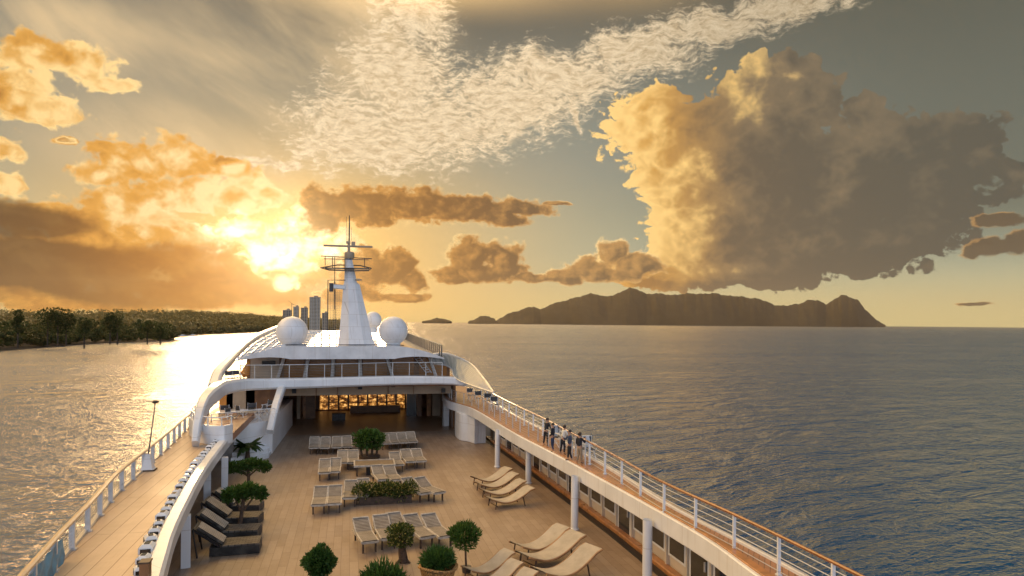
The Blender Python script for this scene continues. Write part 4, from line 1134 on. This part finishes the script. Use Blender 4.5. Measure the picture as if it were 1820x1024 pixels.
# ------------------------------------------------------------------ plants
def leaves(mb, c, rx, ry, rz_, n, size, shape='ball', seed=1, up_=0.0, asp=.5):
    rnd = random.Random(seed); c = Vector(c)
    for _ in range(n):
        d = Vector((rnd.gauss(0, 1), rnd.gauss(0, 1), rnd.gauss(0, 1))).normalized()
        r = rnd.random() ** .33 if shape == 'ball' else .78 + .27 * rnd.random()
        lump = 1 + .12 * math.sin(d.x * 5 + seed) * math.cos(d.y * 4 - seed) + .10 * math.sin(d.z * 6 + seed * 2)
        p = c + Vector((d.x * rx, d.y * ry, d.z * rz_)) * r * lump
        ax = (d * .9 + Vector((rnd.gauss(0, .5), rnd.gauss(0, .5), rnd.gauss(0, .5) + up_))).normalized()
        sd = ax.cross(Vector((rnd.gauss(0, 1), rnd.gauss(0, 1), rnd.gauss(0, 1)))).normalized()
        s_ = size * rnd.uniform(.6, 1.3)
        mb.quad(p, p + ax * s_ * .5 + sd * s_ * asp * .5, p + ax * s_, p + ax * s_ * .5 - sd * s_ * asp * .5)
def core(mb, c, rx, ry, rz_):       # a dim inner mass so that a dense clipped crown is not seen through
    mb.lathe((0, 0, 0), [(.01, -1)] + [(math.sin(math.pi * k / 8), -math.cos(math.pi * k / 8)) for k in range(1, 8)] + [(.01, 1)], 12)
    i = len(mb.v) - 9 * 12
    for k in range(i, len(mb.v)):
        v_ = mb.v[k]; mb.v[k] = Vector((c[0] + v_.x * rx, c[1] + v_.y * ry, c[2] + v_.z * rz_))
def plant(name, label, cat, loc, group='potted plants and small trees on the pool deck'): return thing(name, label, cat, loc, 0, group)
# bush on several stems
p = at_z(657, 814, 0); t = plant('stemmed_bush', 'broad leafy bush on several dark stems between the far lounger rows', 'bush', p)
m_ = MB(); leaves(m_, p + Vector((0, 0, 1.15)), .95, .75, .55, 1500, .20, 'ball', 3, .3); leaves(m_, p + Vector((-.2, 0, 1.45)), .7, .6, .3, 500, .2, 'ball', 4, .5); m_.build('foliage', 'leaf', t)
for dx_ in (-.45, -.15, .12, .38): MB().tube([p + Vector((dx_, 0, 0)), p + Vector((dx_ * 1.2, .02, .5)), p + Vector((dx_ * 1.6, .02, 1.0))], [.09, .07, .04], 7).build('stem', 'bark', t)
MB().lathe(p, [(.0, 0), (.62, 0), (.66, .16), (.60, .16), (0, .14)], 20).build('pot', 'dark_wood', t)
# flowering hedge
p = at_z(686, 897, 0); t = plant('flowering_hedge', 'long low hedge with pale yellow flowers in a dark trough', 'hedge', p)
m_ = MB()
for k in range(7): leaves(m_, p + Vector((-1.15 + k * .38, .35 + .05 * math.sin(k), .55 + .08 * math.sin(k * 2.3))), .38, .42, .36, 520, .13, 'ball', 20 + k, .2)
m_.build('foliage', 'leaf_y', t)
MB().box(p + Vector((0, .35, .18)), (2.4, .6, .36)).build('trough', 'dark_wood', t)
# round topiary on a stout trunk
p = at_z(715, 1000, 0); t = plant('round_topiary', 'small round topiary tree on a stout dark trunk in front of the front loungers', 'topiary', p)
m_ = MB(); leaves(m_, p + Vector((-.06, 0, 1.0)), .46, .44, .40, 2000, .10, 'ball', 31, .2); m_.build('crown', 'leaf_y', t)
MB().tube([p + Vector((.05, 0, 0)), p + Vector((0, 0, .35)), p + Vector((-.05, 0, .8))], [.17, .15, .10], 9).build('trunk', 'bark', t, smooth=True)
for a_ in (.4, 2.6): MB().tube([p + Vector((.03, 0, .22)), p + Vector((.28 * math.cos(a_), -.15, .0))], [.07, .04], 6).build('root', 'bark', t)
# slim standard
p = at_z(829, 1017, 0); t = plant('slim_topiary', 'bright green topiary ball on a slim bare stem beside the front sling loungers', 'topiary', p)
m_ = MB(); leaves(m_, p + Vector((-.06, 0, 1.26)), .47, .45, .42, 1900, .16, 'ball', 41, .75, .28); m_.build('crown', 'leaf', t)
MB().tube([p, p + Vector((-.03, 0, .5)), p + Vector((-.05, 0, 1.1))], [.045, .035, .03], 7).build('trunk', 'bark', t)
MB().lathe(p, [(.0, 0), (.14, 0), (.17, .2), (.14, .2), (0, .18)], 16).build('pot', 'darkgrey', t)
# ball bush
p = at_z(568, 1038, 0); t = plant('ball_bush', 'dense dark green ball bush at the bottom left of the pool deck', 'bush', p)
m_ = MB(); leaves(m_, p + Vector((0, 0, .72)), .47, .45, .44, 4600, .12, 'ball', 51, .2, .45); m_.build('foliage', 'leaf_d', t)
MB().tube([p, p + Vector((0, 0, .6))], [.12, .09], 8).build('trunk', 'bark', t)
# spiky bush
p = at_z(679, 1070, 0); t = plant('spiky_bush', 'wide dark spiky bush cut off by the bottom edge of the photo', 'bush', p)
m_ = MB(); leaves(m_, p + Vector((0, 0, .62)), .66, .6, .42, 2400, .24, 'ball', 61, .8, .16); m_.build('foliage', 'leaf_d', t)
MB().lathe(p, [(0, 0), (.3, 0), (.4, .34), (.34, .34), (0, .3)], 20).build('pot', 'darkgrey', t)
# basket planter
p = at_z(778, 1050, 0); t = plant('basket_planter', 'dark spiky bush spilling from a golden woven basket', 'planter', p)
m_ = MB(); leaves(m_, p + Vector((0, 0, .99)), .50, .44, .26, 2300, .19, 'ball', 71, .7, .18); m_.build('foliage', 'leaf_d', t)
bk = MB(); bk.grid([[p + Vector((r_ * math.cos(a_), r_ * math.sin(a_), z_ - (.16 * max(0, -math.sin(a_)) if z_ > .7 else 0))) for a_ in (2 * math.pi * k / 28 for k in range(28))] for r_, z_ in ((.36, 0), (.46, .3), (.54, .6), (.60, .88), (.56, .90), (.50, .6))], closed=True); bk.build('basket', 'basket', t, smooth=True)
hp = [p + Vector((.60 * math.cos(a_), .60 * math.sin(a_) * .98 - .02, .80 + .05 * math.sin(a_ * 2))) for a_ in (math.pi + math.pi * k / 12 for k in range(13))]
MB().tube(hp, .045, 7).build('basket_rim', 'basket', t, smooth=True)
# palm
def frond(mb, base, az_, L, drop, w, seed):
    rnd = random.Random(seed); pts = []
    for k in range(9):
        u = k / 8; r = L * u; z = L * (.55 * u - drop * u * u); pts.append(Vector((base[0] + r * math.cos(az_), base[1] + r * math.sin(az_), base[2] + z)))
    mb.tube(pts, [.022 * (1 - .8 * k / 8) for k in range(9)], 4)
    for k in range(1, 24):
        u = k / 24; i = min(7, int(u * 8)); q = pts[i].lerp(pts[i + 1], u * 8 - i); d = (pts[i + 1] - pts[i]).normalized(); s_ = d.cross(Vector((0, 0, 1))).normalized()
        ln = w * math.sin(math.pi * min(1, u * .85 + .12)) * rnd.uniform(.8, 1.1)
        for sg in (-1, 1):
            tip = q + (s_ * sg * .8 + d * .7 + Vector((0, 0, -.25))).normalized() * ln
            mb.quad(q + d * .05, q.lerp(tip, .5) + d * .045, tip, q.lerp(tip, .5) - d * .03, q - d * .05)
p = at_z(440, 822, 0); t = plant('palm_tree', 'small fan palm with arching fronds beside the white bulwark', 'palm tree', p)
m_ = MB()
for k in range(26): frond(m_, p + Vector((0, 0, 1.0)), k * 2.4, .88 + .12 * math.sin(k * 3), .45 + .75 * ((k * 7) % 10) / 10 - (.55 if k % 4 == 0 else 0), .34, k)
m_.build('crown', 'palm', t)
MB().tube([p, p + Vector((0, 0, .5)), p + Vector((0, 0, 1.02))], [.18, .13, .11], 9).build('trunk', 'bark', t, smooth=True)
# two flat-topped trees
for (px, py, cx_, cz, rx, seed, lab, bend) in ((441, 868, 0, 1.12, 1.05, 81, 'flat topped small tree behind the tree with a bent trunk', .0), (425, 938, .35, 1.42, .82, 91, 'small spreading tree with a bent trunk beside the black loungers', .3)):
    p = at_z(px, py, 0); t = plant('spreading_tree', lab, 'tree', p)
    m_ = MB(); c = p + Vector((cx_ * .6, 0, cz))
    for k, (ox, oz, s_) in enumerate(((-.55, .02, .55), (0, .10, .6), (.55, .0, .55), (.25, .15, .45), (-.2, -.12, .5), (.8, -.06, .3), (-.8, -.08, .3))):
        leaves(m_, c + Vector((ox * rx, .1 * math.sin(k * 2), oz)), rx * s_ * .8, rx * s_ * .7, .24, 420, .13, 'ball', seed + k, .35)
    m_.build('crown', 'leaf', t)
    MB().tube([p, p + Vector((.02 + bend * .2, 0, .45)), p + Vector((cx_ * .5, 0, cz - .1))], [.11, .085, .06], 8).build('trunk', 'bark', t, smooth=True)
    for sg in (-1, 1): MB().tube([p + Vector((bend * .3, 0, .6)), c + Vector((sg * rx * .55, 0, -.05))], [.05, .02], 6).build('limb', 'bark', t)
# ------------------------------------------------------------------ sea
def sea_material():
    m = bpy.data.materials.new('sea_water'); m.use_nodes = True; nt = m.node_tree; p = nt.nodes['Principled BSDF']
    geo = nt.nodes.new('ShaderNodeNewGeometry'); pos = geo.outputs['Position']
    p.inputs['Base Color'].default_value = (.004, .058, .150, 1); p.inputs['Roughness'].default_value = .16; p.inputs['IOR'].default_value = 1.5
    sw = noise(nt, vop(nt, 'MULTIPLY', pos, (.006, .018, 1)), 1.0, 3, .5, dims='2D')      # long swells
    r1 = nt.nodes.new('ShaderNodeVectorRotate'); r1.rotation_type = 'Z_AXIS'; r1.inputs['Angle'].default_value = R(-18); nt.links.new(pos, r1.inputs['Vector'])
    big = noise(nt, vop(nt, 'MULTIPLY', r1.outputs[0], (.05, .11, 1)), 1.0, 5, .6, .3, dims='2D')
    fine = noise(nt, vop(nt, 'MULTIPLY', r1.outputs[0], (.35, .8, 1)), 1.0, 5, .65, .3, dims='2D')
    fr = nt.nodes.new('ShaderNodeFresnel'); fr.inputs['IOR'].default_value = 1.34
    patch = noise(nt, vop(nt, 'MULTIPLY', pos, (.004, .011, 1)), 1.0, 4, .6, .4, dims='2D')
    h = sw * 3.0 + big * 3.8 + fine * (patch.step(.35, .65) * .6 + .36)
    b = nt.nodes.new('ShaderNodeBump'); b.inputs['Strength'].default_value = .9; b.inputs['Distance'].default_value = 1.0
    nt.links.new(h.k, b.inputs['Height']); nt.links.new(b.outputs[0], p.inputs['Normal']); nt.links.new(b.outputs[0], fr.inputs['Normal'])
    gl_ = nt.nodes.new('ShaderNodeBsdfGlossy'); gl_.inputs['Roughness'].default_value = .23; gl_.inputs['Color'].default_value = (1.0, .96, .90, 1); nt.links.new(b.outputs[0], gl_.inputs['Normal'])
    ms = nt.nodes.new('ShaderNodeMixShader'); nt.links.new(S(nt, fr.outputs[0]).pw(.80).k, ms.inputs[0])
    p.inputs['Specular IOR Level'].default_value = 0; p.inputs['Roughness'].default_value = .8
    nt.links.new(p.outputs[0], ms.inputs[1]); nt.links.new(gl_.outputs[0], ms.inputs[2]); nt.links.new(ms.outputs[0], nt.nodes['Material Output'].inputs[0])
    return m
M['sea'] = sea_material()
s_ = MB(); s_.quad((-45000, -3000, SEA), (45000, -3000, SEA), (45000, 60000, SEA), (-45000, 60000, SEA))
structure(s_.build('sea_water', 'sea'), 'open rippled sea reflecting the golden sky')

# ------------------------------------------------------------------ island ridge
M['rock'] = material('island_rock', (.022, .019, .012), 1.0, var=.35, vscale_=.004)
def island(name, label, prof, Y, depth, seed):
    ridge = [at_y(x, y, Y) for x, y in prof]
    xs = np.array([p.x for p in ridge]); zs = np.array([p.z for p in ridge])
    n = 420; X = np.linspace(xs[0], xs[-1], n); Zr = np.interp(X, xs, zs)
    rnd = np.random.RandomState(seed)
    rows = []
    ts = np.linspace(-1, 1, 33)
    jit = sum(np.sin(X / s + rnd.rand() * 6) * a for s, a in ((120, 9), (60, 8), (260, 10), (27, 6), (16, 4)))
    for t in ts:
        sh = np.clip(1 - abs(t) ** 1.25, 0, 1)
        off = t * depth * (.35 + .65 * np.clip((Zr - SEA) / max(zs), 0, 1)) + np.sin(X / 420 + t * 3) * 160 * abs(t)
        rg_ = (np.sin(X / 110 + t * 2.5 + 2 * np.sin(X / 300)) * .05 + np.sin(X / 47 + t * 5) * .02) * (1 - abs(1 - 2 * abs(t)))
        z = SEA - 3 + (Zr - SEA + 3 + jit * (Zr > 60)) * np.clip(sh + rg_ * (abs(t) > .02), 0, 1)
        rows.append([Vector((X[i] * (1 + off[i] / Y), Y + off[i], z[i])) for i in range(n)])
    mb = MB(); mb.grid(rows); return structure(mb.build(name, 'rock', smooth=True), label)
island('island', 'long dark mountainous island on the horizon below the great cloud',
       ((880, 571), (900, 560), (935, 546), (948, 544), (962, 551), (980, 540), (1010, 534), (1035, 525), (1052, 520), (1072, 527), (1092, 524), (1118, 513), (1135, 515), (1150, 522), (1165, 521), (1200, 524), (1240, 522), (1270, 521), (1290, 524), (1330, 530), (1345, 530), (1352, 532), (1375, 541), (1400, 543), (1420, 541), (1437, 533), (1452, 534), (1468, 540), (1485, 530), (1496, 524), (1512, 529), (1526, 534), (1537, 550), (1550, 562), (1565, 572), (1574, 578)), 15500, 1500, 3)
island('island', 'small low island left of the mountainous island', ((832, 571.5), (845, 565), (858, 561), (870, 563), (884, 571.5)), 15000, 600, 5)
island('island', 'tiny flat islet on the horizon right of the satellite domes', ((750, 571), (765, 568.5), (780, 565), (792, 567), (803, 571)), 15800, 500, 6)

# ------------------------------------------------------------------ shore, wood, town
M['shore'] = material('shore_stones', (.13, .105, .08), .9, var=.5, vscale_=.12, bump=.5, bscale=.5)
M['hill'] = material('hill_green', (.13, .115, .05), .95, var=.4, vscale_=.02)
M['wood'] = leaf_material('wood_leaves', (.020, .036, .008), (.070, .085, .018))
M['wood_hazed'] = leaf_material('haze_tinted_leaves', (.10, .092, .034), (.20, .17, .065))  # leaf colour paled to put the haze of distance into it
def fbm1(x, s): return math.sin(x * .013 + s) * .5 + math.sin(x * .031 + s * 2.1) * .3 + math.sin(x * .071 + s * .7) * .2
def land(name, label, shore, depth, hfun, mat):
    S_ = smooth_line(shore, 18)
    rows = []
    for t in (0, .02, .05, .1, .2, .35, .5, .7, 1.0):
        r = []
        for k, p in enumerate(S_):
            q = Vector((p.x * (1 + t * depth / p.length), p.y * (1 + t * depth / p.length), 0))
            q.z = SEA - .5 + hfun(k / (len(S_) - 1), t, q); r.append(q)
        rows.append(r)
    mb = MB(); mb.grid(rows); return structure(mb.build(name, mat, smooth=True), label), rows
# near wooded point
sh1 = [at_z(x, y, SEA) for x, y in ((-260, 652), (-120, 636), (-20, 627), (30, 622), (90, 617), (150, 612), (220, 609), (280, 607), (309, 604.5))]
def h1(u, t, q):
    e = min(1, (1 - u) * 7) ** .6
    return (min(1.6, t * 60) * .8 + 5 * min(1, t * 2.2) * e + (6 + 4 * fbm1(q.x, 1)) * max(0, t - .1) * e)
land('shore_land', 'stony shore of the near wooded point on the left', sh1, 700, h1, 'shore')
sh2 = [at_z(x, y, SEA) for x, y in ((-300, 603), (-100, 601), (100, 599.5), (300, 597.5), (350, 594.5), (430, 591.5), (470, 589.5), (560, 588), (640, 586.5))]
def h2(u, t, q):
    px_ = 625 + F * (q.x / q.y) * .95
    hill = np.interp(px_, [-300, 0, 30, 60, 120, 200, 300, 420, 500, 620], [135, 112, 92, 62, 54, 54, 68, 62, 48, 20])
    return min(3, t * 60) + hill * (t ** .8) * (1 + .1 * fbm1(q.x, 4))
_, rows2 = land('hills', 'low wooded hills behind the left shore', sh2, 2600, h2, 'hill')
def crowns(name, label, spots, mat, lsize, nleaf):
    mb = MB(); rnd = random.Random(11)
    V = []; Fc = []
    for (x, y, z, r, hgt) in spots:
        lumps = [(rnd.uniform(-.5, .5) * r, rnd.uniform(-.3, .3) * r, rnd.uniform(.1, .75) * hgt, rnd.uniform(.45, .75) * r) for _ in range(4)]
        for _ in range(nleaf):
            ox, oy, oz, rr = lumps[rnd.randrange(4)]
            d = Vector((rnd.gauss(0, 1), rnd.gauss(0, 1), rnd.gauss(0, 1))).normalized()
            p = Vector((x + ox, y + oy, z + oz + .15 * hgt)) + Vector((d.x, d.y, d.z * .8)) * rr * rnd.uniform(.75, 1.1)
            s_ = lsize * rnd.uniform(.6, 1.3)
            t1 = d.cross(Vector((rnd.gauss(0, 1), rnd.gauss(0, 1), rnd.gauss(0, 1)))).normalized(); t2 = (d * .3 + t1.cross(d)).normalized()
            i = len(V); V += [p - t1 * s_, p + t2 * s_ * .8, p + t1 * s_, p - t2 * s_ * .8]; Fc.append((i, i + 1, i + 2, i + 3))
    mb.v = V; mb.f = Fc
    o = mb.build(name, mat); return tag(o, label, None, None, 'stuff')
rnd = random.Random(5); spots = []
S1 = smooth_line(sh1, 9)
for i, p in enumerate(S1):
    u = i / (len(S1) - 1); e = min(1, (1 - u) * 6) ** .5
    for t in (12, 30, 52, 80, 115, 160):
        if t > 40 and rnd.random() < .25: continue
        q = p * (1 + (t + rnd.uniform(-9, 9)) / p.length); hh = (11 + 9 * min(1, t / 120) + rnd.uniform(-3, 5)) * (.55 + .45 * e)
        px_ = 625 + F * p.x / p.y
        if px_ < 130: t0 = 22 
        else: t0 = 6
        if t < t0: continue
        if q.y < 20: continue
        spots.append((q.x + rnd.uniform(-4, 4), q.y + rnd.uniform(-4, 4), SEA + 2 + t * .05, rnd.uniform(6, 10), hh))
crowns('forest', 'dense dark wood covering the near point of the left shore', spots, 'wood', 1.5, 170)
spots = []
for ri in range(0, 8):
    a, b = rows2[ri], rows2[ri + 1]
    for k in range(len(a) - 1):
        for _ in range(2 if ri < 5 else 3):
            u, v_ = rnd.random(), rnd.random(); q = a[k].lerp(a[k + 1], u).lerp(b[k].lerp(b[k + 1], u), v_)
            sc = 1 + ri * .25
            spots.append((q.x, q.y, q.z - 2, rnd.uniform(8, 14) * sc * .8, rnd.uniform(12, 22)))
crowns('forest', 'haze-tinted far wood on the low hills behind the left shore', spots, 'wood_hazed', 3.6, 34)
M['trunk'] = material('tree_bark', (.05, .038, .028), .9)
# trees that stand out of the wood
for (x, yt, Y, w, lab) in ((32, 553, 800, 7, 'narrow dark tree rising above the wood at the far left'), (85, 549, 850, 16, 'tall round tree on the skyline of the near wood, left of the twin crowns'),
                           (103, 548, 850, 12, 'tallest crown on the skyline of the near wood'), (118, 552, 860, 12, 'lower crown touching the tallest tree on its right'),
                           (150, 566, 780, 11, 'broad tree in the middle of the near wood'), (196, 557, 900, 9, 'left one of the two trees above the small boats'), (209, 556, 900, 13, 'right one of the two trees above the small boats'),
                           (262, 572, 900, 14, 'big round tree near the tip of the wooded point'), (285, 580, 880, 12, 'last big tree at the tip of the wooded point')):
    top = at_y(x, yt, Y); r = w * Y / F; g0 = SEA + 5
    t = thing('shore_tree', lab, 'tree', (top.x, Y, g0), 0, 'trees standing out above the wood')
    m_ = MB(); hgt = top.z - g0
    for k in range(6):
        a_ = k * 1.7 + x; leaves(m_, (top.x + math.cos(a_) * r * .45, Y + math.sin(a_) * r * .4, g0 + hgt * (.45 + .42 * ((k * 37) % 10) / 10)), r * .6, r * .6, r * .5, 150, 2.4, 'shell', int(x) + k, .1)
    leaves(m_, (top.x, Y, top.z - r * .45), r * .6, r * .5, r * .5, 200, 2.2, 'shell', int(x), .1)
    m_.build('crown', 'wood', t)
    MB().tube([(top.x, Y, g0 - 2), (top.x, Y, g0 + hgt * .8)], [.9, .4], 6).build('trunk', 'trunk', t)
# boats and shore house
def boat(x, y, z_, L, lab):
    p = at_z(x, y, SEA); t = thing('motor_boat', lab, 'boat', (p.x, p.y, SEA), 0, 'white boats along the left shore')
    m_ = MB(); m_.grid([[Vector((p.x + L * a_, p.y + s_ * w_, SEA + zz)) for a_, w_ in ((-.5, 1.2), (-.2, 1.6), (.2, 1.5), (.42, .8), (.5, .0))] for s_, zz in ((1, 1.5), (.7, -.2), (-.7, -.2), (-1, 1.5), (1, 1.5))]); m_.build('hull', 'hull', t)
    m_ = MB(); m_.box((p.x - L * .1, p.y, SEA + 2.3), (L * .4, 1.8, 1.5)); m_.box((p.x - L * .14, p.y, SEA + 3.3), (L * .22, 1.5, .7)); m_.build('cabin', 'white', t)
    MB().box((p.x - L * .1, p.y - .93, SEA + 2.45), (L * .34, .06, .5)).build('window', 'glass_dark', t)
boat(327, 597.6, 0, 20, 'white motor boat moored where the far shore begins'); boat(344, 597.0, 0, 16, 'smaller white motor boat moored right behind the first boat')
p = at_z(212, 605, SEA + 2); 
t = thing('shore_house', 'small white house at the water edge in front of the near wood', 'house', (p.x, p.y, SEA + 1))
MB().box((p.x, p.y, SEA + 3.5), (10, 7, 5)).build('wall', 'hull', t)
m_ = MB(); m_.grid([[Vector((p.x + a_, p.y + b_, SEA + c_)) for b_, c_ in ((-4, 6), (0, 8.6), (4, 6))] for a_ in (-5.6, 5.6)]); m_.build('roof', 'beige', t)
for dx_ in (-3, 0, 3): MB().box((p.x + dx_, p.y - 3.55, SEA + 3.6), (1.4, .1, 1.6)).build('window', 'glass_dark', t)
# town towers on the far shore
def facade(name, c, g_, bw, bh):
    m = bpy.data.materials.new(name); m.use_nodes = True; nt = m.node_tree; p = nt.nodes['Principled BSDF']
    geo = nt.nodes.new('ShaderNodeNewGeometry'); sp = nt.nodes.new('ShaderNodeSeparateXYZ'); nt.links.new(geo.outputs['Position'], sp.inputs[0])
    cb = nt.nodes.new('ShaderNodeCombineXYZ'); nt.links.new((S(nt, sp.outputs[0]) + S(nt, sp.outputs[1])).k, cb.inputs[0]); nt.links.new(sp.outputs[2], cb.inputs[1])
    b = nt.nodes.new('ShaderNodeTexBrick'); nt.links.new(cb.outputs[0], b.inputs['Vector']); b.offset = 0
    b.inputs['Scale'].default_value = 1; b.inputs['Brick Width'].default_value = bw; b.inputs['Row Height'].default_value = bh; b.inputs['Mortar Size'].default_value = .55
    b.inputs['Color1'].default_value = (*g_, 1); b.inputs['Color2'].default_value = (g_[0] * 2, g_[1] * 2, g_[2] * 2, 1); b.inputs['Mortar'].default_value = (*c, 1)
    nt.links.new(b.outputs[0], p.inputs['Base Color']); p.inputs['Roughness'].default_value = .5
    return m
M['fa'] = facade('facade_pale', (.62, .54, .44), (.07, .06, .05), 3.6, 3.4); M['fb'] = facade('facade_brown', (.45, .36, .27), (.05, .04, .03), 4.2, 3.6)
Yb = 1750
def tower(x0_, x1_, yt, mat, lab, slabs=True, d=26):
    a, b = at_y(x0_, yt, Yb), at_y(x1_, yt, Yb); z0 = SEA + 2; z1 = a.z
    t = thing('tower_block', lab, 'building', ((a.x + b.x) / 2, Yb, z0), 0, 'tower blocks of the town on the far shore')
    MB().box(((a.x + b.x) / 2, Yb, (z0 + z1) / 2), (b.x - a.x, d, z1 - z0)).build('wall', mat, t)
    m_ = MB(); n_ = max(2, int((b.x - a.x) / 6))
    for k in range(n_ + 1): m_.box((a.x + (b.x - a.x) * k / n_, Yb - d / 2 - .5, (z0 + z1) / 2 + 1), (.9, 1.2, z1 - z0 + 2))
    m_.build('facade_fin', 'beige', t)
    m_ = MB(); m_.box(((a.x + b.x) / 2, Yb, z1 + .6), (b.x - a.x + 1.6, d + 1.6, 1.2)); m_.box(((a.x + b.x) / 2 + 2, Yb, z1 + 3), ((b.x - a.x) * .4, d * .4, 3.6)); m_.build('roof', 'beige', t)
tower(504, 518, 552, 'fb', 'low dark tower block at the left end of the town skyline'); tower(522.5, 531, 546, 'fa', 'tower block with fins second from left in the town skyline'); tower(536, 547, 548, 'fb', 'wide tower block directly left of the tallest tower')
tower(551, 569.5, 529, 'fa', 'tallest pale tower block in the town skyline'); tower(573, 583, 557, 'fb', 'lower block between the tallest tower and the mast rigging')
a = at_y(519, 545, Yb)
cr = thing('tower_crane', 'small tower crane above the low blocks of the town', 'crane', (a.x, Yb - 5, SEA + 2))
MB().tube([(a.x, Yb - 5, SEA + 2), (a.x, Yb - 5, a.z + 8)], .8, 4).build('crane_mast', 'darkgrey', cr); MB().tube([(a.x - 8, Yb - 5, a.z + 14), (a.x, Yb - 5, a.z + 7), (a.x + 9, Yb - 5, a.z + 3)], .5, 4).build('jib', 'darkgrey', cr)

# ------------------------------------------------------------------ evening haze: one closed box of thin air round everything
hz = MB(); hz.box((0, 22500, 480), (44000 * 2, 60000, 1020 * 1.0)); 
hz.v = [Vector((p.x, max(p.y, -2500) if p.y < 0 else min(p.y, 21000), SEA - 1.0 if p.z < 0 else 1100)) for p in hz.v]
hm = bpy.data.materials.new('evening_haze'); hm.use_nodes = True; nt = hm.node_tree; nt.nodes.remove(nt.nodes['Principled BSDF'])
pv = nt.nodes.new('ShaderNodeVolumePrincipled'); pv.inputs['Color'].default_value = (.95, .80, .60, 1); pv.inputs['Density'].default_value = 9e-06; pv.inputs['Anisotropy'].default_value = .4
nt.links.new(pv.outputs[0], nt.nodes['Material Output'].inputs['Volume'])
tag(hz.build('haze', hm), None, None, None, 'stuff')
